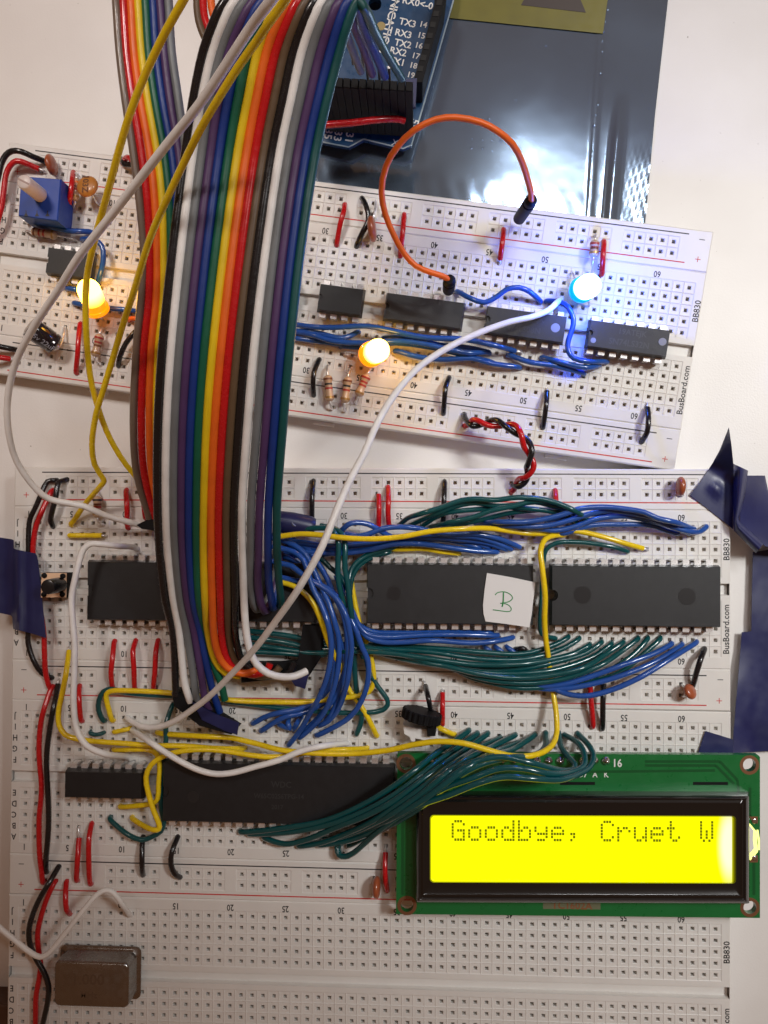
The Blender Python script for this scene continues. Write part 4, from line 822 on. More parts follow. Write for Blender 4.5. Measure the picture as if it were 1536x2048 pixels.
def led(label, a, ha, b_, hb, f, m, legs, rad=2.55):
    A, B_ = np.array(pt(*a, ha, f)), np.array(pt(*b_, hb, f)); ax = Vector(B_-A); L = 8.2
    rot = ax.to_track_quat('Z', 'Y').to_euler(); t = empty('led_lamp', tuple(A), tuple(rot), label, 'led', 'glowing led lamps')
    prof = [(0, rad+.35), (.9, rad+.35), (1.0, rad)]+[(L-rad+rad*math.sin(x), rad*math.cos(x)) for x in [PI/2*k/8 for k in range(8)]]+[(L, .05)]
    mb = MB(); mb.lathe(prof, (0, 0, 0), (0, 0, 1), 32); mb.build('bulb', m, t, world=False, smooth=True, auto=40)
    for l in legs:
        E_ = np.array(pt(*l, .2, f)); mb = MB(); mb.tube([tuple(A), tuple(A-np.array(ax.normalized())*1.2), tuple(E_+np.array([0, 0, .8])), tuple(E_-np.array([0, 0, 1.4]))], .26, 6, .8); mb.build('leg', TIN, t, smooth=True)
OR = led_mat('orange_led', (1.0, .52, .06), (1.0, .27, .003), 20.0, 1.4, 8.2)
OR2 = led_mat('orange_led_b', (1.0, .50, .05), (1.0, .26, .003), 18.0, 1.3, 8.2)
BLU = led_mat('blue_led', (.04, .15, 1.0), (0.0, .30, 1.0), 190.0, 1.3, 8.2)
led('glowing orange led in the middle of the tilted board above three resistors', (741, 709), 3.5, (763, 697), 11.0, 'U', OR, [(690, 706), (716, 700)])
led('bright blue led at the right of the tilted board', (1163, 580), 4.0, (1183, 569), 11.5, 'U', BLU, [(1143, 547), (1178, 610)])
led('orange led lying over at the left of the tilted board behind the yellow wire', (194, 620), 4.2, (176, 576), 9.2, 'U', OR2, [(176, 626), (207, 640)])

# ---------------------------------------------------------------- blue trimmer, thumbwheel, push button, oscillator, paper
TRB = mat('trimmer_blue', (0.004, 0.05, 0.34), .4, bump=.1, var=.06); SHW = mat('milky_shaft', (.70, .62, .58), .35, var=.12, vscale=5, sss=.2)
t = empty('trimmer', pt(85, 405, 3, 'U'), (0, 0, 0), 'blue square trimmer with a tilted white shaft', 'trimmer')
slab('body', TRB, [(59, 353), (122, 358), (115, 442), (36, 431), (40, 375)], 1.0, 8.0, f='U', parent=t)
mb = MB()
for x in (52, 74, 95): 
    c = pt(x, 427, 8.02, 'U'); mb.add([(c[0]-.5, c[1]-.6, c[2]), (c[0]+.5, c[1]-.6, c[2]), (c[0], c[1]+.3, c[2])], [(0, 1, 2)]); mb.box(c[0]-.09, c[0]+.09, c[1]-.6, c[1]+.75, c[2]-.01, c[2]+.015)
mb.build('printed_marking', INK, t)
for x, y in ((50, 441), (74, 444), (97, 447)):
    c = pt(x, y, 1.5, 'U'); mb = MB(); mb.box(c[0]-.3, c[0]+.3, c[1]-.3, c[1]+.3, c[2]-3.5, c[2]+.5); mb.build('leg', TIN, t)
A, B_ = np.array(pt(82, 391, 7.5, 'U')), np.array(pt(47, 363, 15.5, 'U')); L = float(np.linalg.norm(B_-A))
mb = MB(); mb.lathe([(0, 1.65), (L-.5, 1.6), (L-.1, 1.45), (L, 1.3)], A, B_, 28); sh = mb.build('shaft', SHW, t, smooth=True, auto=40)
ax = (B_-A)/L; e1 = np.cross(ax, (.5, 1, 0)); e1 /= np.linalg.norm(e1); e2 = np.cross(ax, e1); c = B_+ax*.02
mb = MB(); mb.add([tuple(c+e1*a_+e2*b2) for a_, b2 in ((-1.35, -.2), (1.35, -.2), (1.35, .2), (-1.35, .2))], [(0, 1, 2, 3)]); mb.build('slot', mat('slot_shade', (.38, .27, .24), .5), sh)
# thumbwheel
t = empty('thumbwheel', pt(843, 1455, 4), (0, 0, 0), 'black ribbed thumbwheel trimmer with white base beside the yellow wire', 'trimmer')
A, B_ = np.array(pt(845, 1423, 4.8)), np.array(pt(841, 1441, 4.8)); ax = (B_-A)/np.linalg.norm(B_-A); e1 = np.cross(ax, (0, 0, 1)); e1 /= np.linalg.norm(e1); e2 = np.cross(ax, e1)
N = 84; prof = []; vs = []; fs = []
for tt, sc_ in ((-.2, .93), (0, 1), (1.9, 1), (2.1, .93)):
    for k in range(N):
        an = 2*PI*k/N; r_ = (4.45 if k % 4 in (0, 1) else 4.12)*sc_; vs.append(A+ax*tt+r_*(math.cos(an)*e1+math.sin(an)*e2))
for i in range(3):
    for k in range(N): fs.append((i*N+k, i*N+(k+1) % N, (i+1)*N+(k+1) % N, (i+1)*N+k))
fs += [tuple(range(N))[::-1], tuple(range(3*N, 4*N))]
mb = MB(); mb.add(vs, fs); mb.build('wheel', BLK, t)
slab('base', mat('white_base', (.80, .79, .77), .45), [(806, 1450), (830, 1456), (876, 1462), (875, 1476), (857, 1480), (854, 1488), (847, 1487), (845, 1480), (830, 1477), (829, 1484), (822, 1483), (819, 1474), (808, 1468)], .6, 4.4, parent=t, bev=.1)
slab('stop_block', BLK, [(854, 1448), (874, 1448), (871, 1473), (854, 1473)], 1.2, 6.4, parent=t)
# push button
COP = mat('copper_plate', (0.92, 0.64, 0.43), .4, .2, var=.08, vscale=4)
t = empty('push_button', pt(108, 1172, 2), (0, 0, 0), 'small push button with copper coloured plate and black cap', 'button')
slab('body', BLK, [(83, 1146), (135, 1146), (134, 1196), (81, 1196)], .4, 3.6, parent=t)
slab('plate', COP, [(83, 1146), (133, 1146), (132, 1195), (81, 1195)], 3.65, 3.9, parent=t, bev=.08)
for x, y in ((89, 1151), (126, 1152), (88, 1189), (125, 1189)):
    c = pt(x, y, 3.9); mb = MB(); mb.lathe([(0, .62), (.25, .6), (.45, .35)], c, (c[0], c[1], c[2]+1), 14); mb.build('rivet', BLK, t, smooth=True, auto=40)
A = np.array(pt(119, 1170, 3.9)); B_ = np.array(pt(92, 1170, 9.6)); B_[0] = A[0]-.3; B_[1] = A[1]
L = 5.8; mb = MB(); mb.lathe([(0, 1.75), (L-.4, 1.65), (L-.1, 1.5), (L, 1.2)], A, (A[0], A[1], A[2]+1), 28); mb.build('cap', mat('button_black', (.01, .01, .012), .25), t, smooth=True, auto=40)
# oscillator can
STEEL = mat('brushed_can', (0.31, 0.30, 0.29), .26, 1.0, var=.10, vscale=2)
t = empty('crystal_oscillator', pt(190, 1960, 2), (0, 0, 0), 'silver metal oscillator can on the lowest board', 'oscillator')
def rrect(x0, y0, x1, y1, r, n=5):
    o_ = []
    for cx, cy, a0 in ((x1-r, y1-r, 0), (x0+r, y1-r, 90), (x0+r, y0+r, 180), (x1-r, y0+r, 270)):
        for k in range(n+1): an = math.radians(a0+90*k/n); o_.append((cx+r*math.cos(an), cy+r*math.sin(an)))
    return o_
p0, p1 = pt(107, 2013, 6.2), pt(258, 1927, 6.2)
x0, y0, x1, y1 = p0[0], p0[1], p1[0], p1[1]
rows_ = [(.8, .9, .9), (.8, .9, 1.15), (1.1, .9, 1.15), (1.2, .45, 1.15), (1.6, 0, 1.0), (5.6, 0, 1.0), (5.95, -.12, .9), (6.2, -.42, .75)]
vs = []; fs = []
for z, gx, r_ in rows_: vs += [(x, y, z) for x, y in rrect(x0-gx, y0-gx, x1+gx, y1+gx, 1.3)]
n_ = 24
for i in range(len(rows_)-1):
    for k in range(n_): fs.append((i*n_+k, i*n_+(k+1) % n_, (i+1)*n_+(k+1) % n_, (i+1)*n_+k))
fs.append(tuple(range(n_))[::-1]); fs.append(tuple(range((len(rows_)-1)*n_, len(rows_)*n_)))
mb = MB(); mb.add(vs, fs); mb.build('can', STEEL, t, smooth=True, auto=50)
q = MB(); put_text(q, '1.000', (x0+x1)/2-.5, (y0+y1)/2+1.2, 6.215, 3.4); put_text(q, 'MHz', (x0+x1)/2-.5, (y0+y1)/2-2.2, 6.215, 2.0); q.build('engraved_marking', mat('engraving', (.27, .255, .245), .34, 1.0), t)
# paper label with handwritten B
PAP = mat('paper', (.74, .74, .74), .8, bump=.1, bscale=10)
t = slab('paper_label', PAP, [(974, 1146), (1025, 1155), (1071, 1165), (1068, 1190), (1066, 1204), (1064, 1225), (1059, 1255), (1012, 1248), (971, 1243), (967, 1228), (966, 1210), (969, 1180)], 5.15, 5.3, 'torn white paper label with a green letter B', 'paper label', bev=.02)
GI = mat('green_pen', (.02, .25, .06), .6)
def pen(pts): 
    mb = MB(); mb.tube([pt(960+x/12.8, 1130+y/12.8, 5.31) for x, y in pts], .11, 6, .5); return mb
b1 = pen([(390, 770), (430, 720), (520, 690), (640, 690), (740, 730), (820, 800), (830, 860), (770, 920), (680, 955), (520, 980), (620, 985), (720, 1020), (790, 1090), (800, 1150), (750, 1190), (620, 1185), (480, 1165), (330, 1145)])
b1.tube([pt(960+x/12.8, 1130+y/12.8, 5.31) for x, y in ((600, 700), (598, 850), (590, 980), (565, 1070))], .16, 6, .5)
b1.build('handwritten_letter', GI, t)

# ---------------------------------------------------------------- blue tape
def sheet(name, px, hs, label, f='M', thick=.16, group='pieces of blue tape', m=TAPE, parent=None):
    top = [pt(x, y, h, f) for (x, y), h in zip(px, hs)]
    n = len(px); A_ = sum(top[i][0]*top[(i+1) % n][1]-top[(i+1) % n][0]*top[i][1] for i in range(n)); s = 1 if A_ > 0 else -1
    bm = bmesh.new(); tv = [bm.verts.new(W(p)) for p in top]
    fc = bm.faces.new(tv[::s]); bmesh.ops.triangulate(bm, faces=[fc], ngon_method='EAR_CLIP')
    r = bmesh.ops.extrude_face_region(bm, geom=list(bm.faces)); bmesh.ops.translate(bm, vec=(0, 0, -thick*S), verts=[v for v in r['geom'] if isinstance(v, bmesh.types.BMVert)])
    bmesh.ops.recalc_face_normals(bm, faces=bm.faces); me = bpy.data.meshes.new(name); bm.to_mesh(me); bm.free(); me.materials.append(m)
    o = bpy.data.objects.new(name, me); COL.objects.link(o); WM[o.name] = Matrix.Identity(4)
    if parent is not None: o.parent = parent; me.transform(WM[parent.name].inverted())
    else: tag(o, label, 'tape', group)
    return o
def grid_sheet(name, A0, A1, B0, B1, nu, nv, hf, label, f='M', m=TAPE, parent=None, thick=.16, cat='tape', group='pieces of blue tape'):
    """ruled sheet between two pixel polylines (A0->A1 and B0->B1) with height function hf(s,t)"""
    vs = []; fs = []
    def on(pl, s_):
        d = [0]
        for i in range(1, len(pl)): d.append(d[-1]+math.hypot(pl[i][0]-pl[i-1][0], pl[i][1]-pl[i-1][1]))
        return (np.interp(s_*d[-1], d, [p[0] for p in pl]), np.interp(s_*d[-1], d, [p[1] for p in pl]))
    for j in range(nv+1):
        for i in range(nu+1):
            a_, b2 = on(A0, i/nu), on(B0, i/nu); tt = j/nv; x, y = a_[0]*(1-tt)+b2[0]*tt, a_[1]*(1-tt)+b2[1]*tt
            vs.append(pt(x, y, hf(i/nu, tt, x, y), f))
    N = (nu+1)*(nv+1); vs += [(v[0], v[1], v[2]-thick) for v in vs]
    for j in range(nv):
        for i in range(nu):
            q = (j*(nu+1)+i, j*(nu+1)+i+1, (j+1)*(nu+1)+i+1, (j+1)*(nu+1)+i); fs.append(q[::-1]); fs.append(tuple(k+N for k in q))
    edge = [j for j in range(nu+1)]+[(j+1)*(nu+1)+nu for j in range(nv)]+[nv*(nu+1)+nu-1-j for j in range(nu)]+[(nv-1-j)*(nu+1) for j in range(nv-1)]
    for k in range(len(edge)): a_, b2 = edge[k], edge[(k+1) % len(edge)]; fs.append((a_, b2, b2+N, a_+N))
    mb = MB(); mb.add(vs, fs); o = mb.build(name, m, parent, smooth=True, auto=60)
    if parent is None: tag(o, label, cat, group)
    return o
def lump(x, y): return .25*math.sin(x*.047+y*.013)+.2*math.sin(y*.031-x*.021+1)+.08*math.sin(x*.19+y*.08)
# right upper piece: stuck to the board corner, its top corner curling up, folded over to the table
t = empty('blue_tape', pt(1470, 1000, 0), (0, 0, 0), 'crumpled blue tape at the right corner with one corner curling up', 'tape', 'pieces of blue tape')
grid_sheet('stuck_flap', [(1380, 990), (1402, 962), (1425, 927), (1440, 900), (1450, 875), (1458, 855)], None, [(1466, 1058), (1466, 1030), (1467, 980), (1467, 930), (1463, 890), (1458, 856)], None, 22, 10,
           lambda s_, t_, x, y: .35+lump(x, y)*.6+max(0, (s_-.42)/.58)**1.6*17*(1)+1.0*math.exp(-((x-1433)**2+(y-978)**2)/120), None, parent=t)
grid_sheet('folded_ridge', [(1466, 927), (1467, 980), (1467, 1030), (1467, 1060), (1512, 1106)], None, [(1496, 941), (1492, 975), (1483, 1020), (1476, 1040), (1528, 1086)], None, 16, 8,
           lambda s_, t_, x, y: 1.0+3.2*math.sin(PI*t_)*(1-s_*.5)+lump(x, y)*.4, None, parent=t)
grid_sheet('table_flap', [(1494, 951), (1490, 990), (1480, 1030), (1478, 1042), (1530, 1092)], None, [(1530, 951), (1536, 980), (1560, 1020), (1580, 1060), (1590, 1110)], None, 12, 10,
           lambda s_, t_, x, y: 1.0-t_*6+lump(x, y)*1.8*(t_), None, parent=t)
grid_sheet('blue_tape', [(1506, 1104), (1504, 1180), (1503, 1264), (1484, 1264), (1476, 1360), (1467, 1467), (1466, 1506)], None, [(1600, 1090), (1600, 1180), (1600, 1264), (1600, 1300), (1600, 1360), (1600, 1460), (1600, 1499)], None, 40, 12,
           lambda s_, t_, x, y: -6.5+lump(x, y)*.7+3.0*max(0, 1-t_*3)*max(0, (s_-.5))*2 + 4*max(0, (s_-.86)/.14)*max(0, 1-t_*4), 'long strip of blue tape down the right edge on the table')
sheet('blue_tape', [(1411, 1462), (1466, 1479), (1466, 1507), (1396, 1507)], [.4, .5, .6, .45], 'small blue tape corner stuck on the board just above the display')
grid_sheet('blue_tape', [(-40, 1070), (0, 1075), (27, 1079), (27, 1098), (72, 1107), (76, 1122)], None, [(-40, 1220), (0, 1226), (24, 1231), (26, 1258), (60, 1266), (92, 1276)], None, 26, 12,
           lambda s_, t_, x, y: .5+3.4*min(1, max(0, (x-10)/50))+lump(x, y)*.8+(1.8*math.exp(-((x-38)/9)**2)), 'dark blue tape folded over the left edge beside the push button')

# ---------------------------------------------------------------- display
GRN = mat('green_mask', (0.006, 0.15, 0.035), .3, var=.08, vscale=1.5, coat=.4); TRK = mat('green_trace', (0.003, 0.085, 0.022), .3, coat=.4)
BRS = mat('pad_copper', (.30, .15, .08), .4, .7); SLD = mat('solder', (.72, .72, .72), .22, 1.0)
SILK = mat('white_silkscreen', (.75, .76, .74), .5)
PH = 5.5
t = empty('lcd_display', pt(1156, 1670, 0), (0, 0, 0), 'green character display glowing yellow, reading Goodbye', 'display')
def P2(x, y, h): return pt(x, y, h)
# board with round corner holes and the half hexagon cut: bmesh boolean free, built from polygons with holes by triangle fill
def pcb(name, outer, holes, h0, h1, m, parent, f='M'):
    bm = bmesh.new(); edges = []
    for loop in [outer]+holes:
        vs = [bm.verts.new(W(pt(x, y, h1, f))) for x, y in loop]
        for i in range(len(vs)): edges.append(bm.edges.new((vs[i], vs[(i+1) % len(vs)])))
    bmesh.ops.triangle_fill(bm, use_beauty=True, use_dissolve=False, edges=edges, normal=(0, 0, 1))
    r = bmesh.ops.extrude_face_region(bm, geom=list(bm.faces)); bmesh.ops.translate(bm, vec=(0, 0, (h0-h1)*S), verts=[v for v in r['geom'] if isinstance(v, bmesh.types.BMVert)])
    bmesh.ops.recalc_face_normals(bm, faces=bm.faces); me = bpy.data.meshes.new(name); bm.to_mesh(me); bm.free(); me.materials.append(m)
    o = bpy.data.objects.new(name, me); COL.objects.link(o); o.parent = parent; me.transform(WM[parent.name].inverted()); WM[o.name] = WM[parent.name]
    return o
def circ(x, y, r, n=24): return [(x+r*math.cos(2*PI*k/n), y+r*math.sin(2*PI*k/n)) for k in range(n)]
HL = [(812, 1527), (1499, 1530), (814, 1811), (1500, 1815)]
hexa = [(1490, 1644), (1499, 1648), (1514, 1667), (1512, 1685), (1515, 1702), (1499, 1721), (1490, 1722)]
board = pcb('circuit_board', [(795, 1506), (1516, 1510), (1520, 1514), (1520, 1836), (792, 1828)], [circ(x, y, 13) for x, y in HL]+[hexa], PH-1.6, PH, GRN, t)
for x, y in HL: pcb('hole_ring', circ(x, y, 19.5), [circ(x, y, 13)], PH-.02, PH+.03, BRS, board)
TRACES = [[(1290, 1523), (1440, 1523), (1475, 1560), (1478, 1590)], [(1290, 1531), (1432, 1531), (1468, 1568)], [(1060, 1545), (1430, 1541)], [(1500, 1575), (1500, 1632), (1508, 1640)], [(1508, 1720), (1508, 1790)], [(805, 1550), (805, 1790)], [(815, 1560), (815, 1600)]]
for tr in TRACES:
    mb = MB()
    for i in range(len(tr)-1):
        a_, b2 = np.array(pt(*tr[i], PH+.03)), np.array(pt(*tr[i+1], PH+.03)); d = b2-a_; nn = np.array([-d[1], d[0], 0]); nn = nn/np.linalg.norm(nn)*.28
        mb.add([tuple(a_-nn), tuple(b2-nn), tuple(b2+nn), tuple(a_+nn)], [(0, 1, 2, 3)])
    mb.build('trace', TRK, board)
for x0_, y0_, x1_, y1_, r_ in ((1120, 1564, 1190, 1570, 0), (1386, 1564, 1456, 1570, 0)):
    slab('slot', BLK, [(x0_, y0_), (x1_, y0_), (x1_, y1_), (x0_, y1_)], PH-.1, PH+.05, parent=board, bev=.02)
for (x, y) in ((1508, 1642), (1508, 1716)):
    slab('corner_pad', BRS, [(x-9, y-9), (x+8, y-9), (x+8, y+5), (x-2, y+5)] if y < 1680 else [(x-2, y-5), (x+8, y-5), (x+8, y+9), (x-9, y+9)], PH-.1, PH+.04, parent=board, bev=.02)
    c = pt(x+1, y, PH); mb = MB(); mb.lathe([(0, .62), (.12, .6), (.15, .3)], c, (c[0], c[1], c[2]+1), 14); mb.build('eyelet', SLD, board, smooth=True)
# header pins and solder
for k in range(16):
    x = 1211.5-22.9*(15-k); 
    c = pt(x, 1521, PH); mb = MB(); mb.lathe([(0, .95), (.3, .92), (.6, .75), (.85, .42), (1.1, .3), (1.2, .12)], c, (c[0], c[1], c[2]+1), 12); mb.build('solder_joint', SLD, t, smooth=True)
    mb = MB(); mb.box(c[0]-.3, c[0]+.3, c[1]-.3, c[1]+.3, -2.5, PH-1.7); mb.build('header_pin', TIN, t)
a_, b2 = pt(868-4, 1521, 3), pt(1215, 1521, 3); mb = MB(); mb.box(a_[0]-1, b2[0]+1, a_[1]-1.25, a_[1]+1.25, .2, 2.8); mb.build('header_block', BLK, t)
q = MB()
for s_, x, y, sz in (('16', 1236, 1526, 2.4), ('A', 1190, 1549, 1.7), ('K', 1213, 1549, 1.7), ('D7', 1166, 1549, 1.7)):
    c = pt(x, y, PH+.012); q = MB(); put_text(q, s_, c[0], c[1], c[2], sz, 0, .9); q.build('printed_letter', SILK, board)
slab('label_patch', mat('olive_patch', (.14, .15, .085), .5), [(1086, 1800), (1201, 1802), (1201, 1819), (1086, 1818)], PH-.05, PH+.03, parent=board, bev=.01)
q = MB(); c = pt(1144, 1811, PH+.05); put_text(q, 'TC1602A', c[0], c[1], c[2], 2.2, 0, 1.0); q.build('printed_marking', mat('rust_print', (.22, .08, .03), .5), board)
# black frame
FR = mat('glossy_black_frame', (0.008, 0.008, 0.008), .2, coat=.5, bump=.06, bscale=8); FH = 10.0
def rr_px(x0_, y0_, x1_, y1_, r_, n=4): return [(x, y) for x, y in rrect(x0_, y0_, x1_, y1_, r_, n)]
bm = bmesh.new()
def ring(pts, h): return [bm.verts.new(W(pt(x, y, h))) for x, y in pts]
def shear(x, y): return (x, y+(x-1165)*.0035)
RG = [(rr_px(838, 1582, 1499, 1806, 3), PH+.05), (rr_px(832, 1590, 1498, 1806, 4), FH-1.2), (rr_px(834, 1592, 1496, 1804, 4), FH-.6), (rr_px(838, 1596, 1492, 1800, 4), FH-.1),
      (rr_px(842, 1600, 1488, 1796, 4), FH-.35), (rr_px(846, 1605, 1484, 1791, 4), FH-.05), (rr_px(850, 1610, 1480, 1788, 4), FH-.3), (rr_px(860, 1631, 1472, 1766, 7), FH-.3), (rr_px(862, 1633, 1470, 1764, 7), FH-1.2)]
prev = None
for pts_, h_ in RG:
    cur = ring([shear(*p) for p in pts_], h_)
    if prev:
        for k in range(len(cur)): 
            bm.faces.new((prev[k], prev[(k+1) % len(cur)], cur[(k+1) % len(cur)], cur[k]))
    prev = cur
bmesh.ops.recalc_face_normals(bm, faces=bm.faces)
me = bpy.data.meshes.new('frame'); bm.to_mesh(me); bm.free(); me.materials.append(FR); frame = bpy.data.objects.new('frame', me); COL.objects.link(frame); frame.parent = t; me.transform(WM[t.name].inverted()); WM[frame.name] = WM[t.name]
me.polygons.foreach_set('use_smooth', [True]*len(me.polygons)); me.set_sharp_from_angle(angle=math.radians(50))
# lit glass: backlight emission strongest beside its lamp at the right end
m = bpy.data.materials.new('backlit_glass'); m.use_nodes = True; nt = m.node_tree; b = nt.nodes['Principled BSDF']; b.inputs['Base Color'].default_value = (.18, .20, .0, 1); b.inputs['Roughness'].default_value = .12
tc = nt.nodes.new('ShaderNodeTexCoord'); sp = nt.nodes.new('ShaderNodeSeparateXYZ'); nt.links.new(tc.outputs['Generated'], sp.inputs[0])
r = nt.nodes.new('ShaderNodeValToRGB'); cr = r.color_ramp
cr.elements[0].position = 0; cr.elements[0].color = (1, 1, .002, 1); cr.elements[1].position = .973; cr.elements[1].color = (1, 1, .0, 1)
for p_, c_ in ((.9775, (.30, .30, 0, 1)), (.985, (.05, .045, 0, 1)), (1.0, (.02, .02, 0, 1))): e = cr.elements.new(p_); e.color = c_
nt.links.new(sp.outputs[0], r.inputs[0])
vd = nt.nodes.new('ShaderNodeVectorMath'); vd.operation = 'SUBTRACT'; vd.inputs[1].default_value = (.968, .62, 0); nt.links.new(tc.outputs['Generated'], vd.inputs[0])
vm = nt.nodes.new('ShaderNodeVectorMath'); vm.operation = 'MULTIPLY'; vm.inputs[1].default_value = (22, 1.75, 0); nt.links.new(vd.outputs[0], vm.inputs[0])
ln = nt.nodes.new('ShaderNodeVectorMath'); ln.operation = 'LENGTH'; nt.links.new(vm.outputs[0], ln.inputs[0])
mr = nt.nodes.new('ShaderNodeMapRange'); mr.inputs['From Min'].default_value = 1.0; mr.inputs['From Max'].default_value = .35; mr.interpolation_type = 'SMOOTHSTEP'; nt.links.new(ln.outputs['Value'], mr.inputs[0])
ad = nt.nodes.new('ShaderNodeMix'); ad.data_type = 'RGBA'; ad.blend_type = 'ADD'; ad.inputs[7].default_value = (0, 0, .7, 1); nt.links.new(mr.outputs[0], ad.inputs[0]); nt.links.new(r.outputs[0], ad.inputs[6])
ml = nt.nodes.new('ShaderNodeMix'); ml.data_type = 'RGBA'; ml.blend_type = 'MULTIPLY'; ml.inputs[0].default_value = 1; nt.links.new(ad.outputs[2], ml.inputs[6]); nt.links.new(r.outputs[0], ml.inputs[7]); 
# keep the hot spot inside the lit area
lt = nt.nodes.new('ShaderNodeMath'); lt.operation = 'LESS_THAN'; lt.inputs[1].default_value = .975; nt.links.new(sp.outputs[0], lt.inputs[0])
m2 = nt.nodes.new('ShaderNodeMath'); m2.operation = 'MULTIPLY'; nt.links.new(mr.outputs[0], m2.inputs[0]); nt.links.new(lt.outputs[0], m2.inputs[1]); nt.links.new(m2.outputs[0], ad.inputs[0])
nt.links.new(ad.outputs[2], b.inputs['Emission Color']); b.inputs['Emission Strength'].default_value = 1.05
g = [shear(*p) for p in ((858, 1629), (1474, 1629), (1474, 1768), (858, 1768))]; GH = FH-1.25
mb = MB(); mb.add([pt(x, y, GH) for x, y in g][::-1]+[pt(x, y, GH-1.5) for x, y in g][::-1], [(0, 1, 2, 3), (7, 6, 5, 4), (0, 4, 5, 1), (1, 5, 6, 2), (2, 6, 7, 3), (3, 7, 4, 0)]); glass = mb.build('screen', m, t)
F5 = {'G': '01110 10001 10000 10000 10111 10001 01111', 'o': '00000 00000 01110 10001 10001 10001 01110', 'd': '00001 00001 01101 10011 10001 10001 01111', 'b': '10000 10000 10110 11001 10001 10001 11110',
      'y': '00000 00000 10001 10001 01111 00001 01110', 'e': '00000 00000 01110 10001 11111 10000 01110', ',': '00000 00000 00000 00000 01100 00100 01000', 'C': '01110 10001 10000 10000 10000 10001 01110',
      'r': '00000 00000 10110 11001 10000 10000 10000', 'u': '00000 00000 10001 10001 10001 10011 01101', 't': '01000 01000 11100 01000 01000 01001 00110', 'W': '10001 10001 10001 10101 10101 10101 01010', ' ': ' '.join(['00000']*7)}
F5['G'] = '01110 10001 10000 10111 10001 10001 01111'.replace('10001 10000 10111 10001', '10001 10000 10111 10001'); F5['G'] = '01110 10001 10000 10111 10001 10001 01111'
DOT = mat('lcd_dot', (.02, .022, .002), .3, emit=(.14, .15, 0.0), estr=1.0)
for i, ch in enumerate('Goodbye, Cruet W'):
    if ch == ' ': continue
    mb = MB()
    for ry, row in enumerate(F5[ch].split()):
        for rx, bit in enumerate(row):
            if bit == '1':
                x = 905.3+33.13*i+5.55*rx; y = 1642.4+6.13*ry+(x-905)*.0045; c = pt(x, y, GH+.02); mb.box(c[0]-.235, c[0]+.235, c[1]-.27, c[1]+.27, c[2]-.01, c[2]+.01)
    mb.build('character', DOT, glass)
# light leaking at the side of the backlight
LEAK = mat('backlight_edge', (.7, .75, .1), .3, emit=(1.0, 1.0, .35), estr=1.1)
mb = MB(); 
def strip_poly(pts, w_, h0, h1):
    for i in range(len(pts)-1):
        a_, b2 = np.array(pt(*pts[i], h1)), np.array(pt(*pts[i+1], h1)); d = b2-a_; nn = np.array([-d[1], d[0], 0]); nn = nn/np.linalg.norm(nn)*w_
        v = [tuple(a_-nn), tuple(b2-nn), tuple(b2+nn), tuple(a_+nn)]; v += [(x, y, z-(h1-h0)) for x, y, z in v]
        mb.add(v, [(0, 1, 2, 3), (7, 6, 5, 4), (0, 4, 5, 1), (1, 5, 6, 2), (2, 6, 7, 3), (3, 7, 4, 0)])
strip_poly([(1498, 1647), (1514, 1666), (1513, 1685), (1515, 1703)], .13, PH-1.4, PH+.1); strip_poly([(1515, 1660), (1518, 1680), (1518, 1700)], .18, PH-1.4, PH+.12); strip_poly([(1515, 1703), (1500, 1720)], .12, PH-1.4, PH+.1)
mb.build('backlight_edge', LEAK, t)

# ---------------------------------------------------------------- antistatic bag and controller board
m = bpy.data.materials.new('antistatic_film'); m.use_nodes = True; nt = m.node_tree; b = nt.nodes['Principled BSDF']
b.inputs['Base Color'].default_value = (.23, .31, .42, 1); b.inputs['Metallic'].default_value = .74; b.inputs['Roughness'].default_value = .2
tc = nt.nodes.new('ShaderNodeTexCoord'); n = nt.nodes.new('ShaderNodeTexNoise'); n.inputs['Scale'].default_value = .35; n.inputs['Detail'].default_value = 3; n.inputs['Distortion'].default_value = 1.2
nt.links.new(tc.outputs['Object'], n.inputs['Vector']); r = nt.nodes.new('ShaderNodeMapRange'); r.inputs['To Min'].default_value = .07; r.inputs['To Max'].default_value = .15; nt.links.new(n.outputs[0], r.inputs[0]); nt.links.new(r.outputs[0], b.inputs['Roughness'])
n2 = nt.nodes.new('ShaderNodeTexNoise'); n2.inputs['Scale'].default_value = .8; n2.inputs['Detail'].default_value = 2; nt.links.new(tc.outputs['Object'], n2.inputs['Vector'])
bp = nt.nodes.new('ShaderNodeBump'); bp.inputs['Strength'].default_value = .05; bp.inputs['Distance'].default_value = .1; nt.links.new(n2.outputs[0], bp.inputs['Height']); nt.links.new(bp.outputs[0], b.inputs['Normal'])
FILM = m
def bag_h(s_, t_, x, y):
    """height above the table: gently rolling, lifted towards the board, creased near its sealed right edge"""
    h = .7+.10*math.sin(x*.013+y*.006)+.07*math.sin(y*.021-x*.008)
    yy = (y-(405+(x-1000)*.13))/55
    if yy > -.6: h += .04*math.sin(x*.05+y*.03)*min(1, yy+.6)+.015*math.sin(x*.17-y*.05)
    h += .9*math.exp(-((x-(1236-(y-260)*.09))/9)**2)*max(0, min(1, (y-190)/80))
    h += .35*math.sin((x*.9+y*1.3)*.55)*math.exp(-((x-(1285-(y-300)*.1))/24)**2)*max(0, min(1, (y-280)/60))*.35
    h += .6*math.exp(-((x-1205+(y)*.06)/5)**2)*.3
    return h
bag = grid_sheet('antistatic_bag', [(480, -70), (480, 440)], None, [(1340, -70), (1336, 0), (1310, 230), (1289, 462)], None, 70, 150, bag_h, 'shiny blue grey antistatic bag with a yellow sticker behind the tilted board', f='T', m=FILM, thick=.25, cat='bag', group='antistatic bag')
mb = MB()
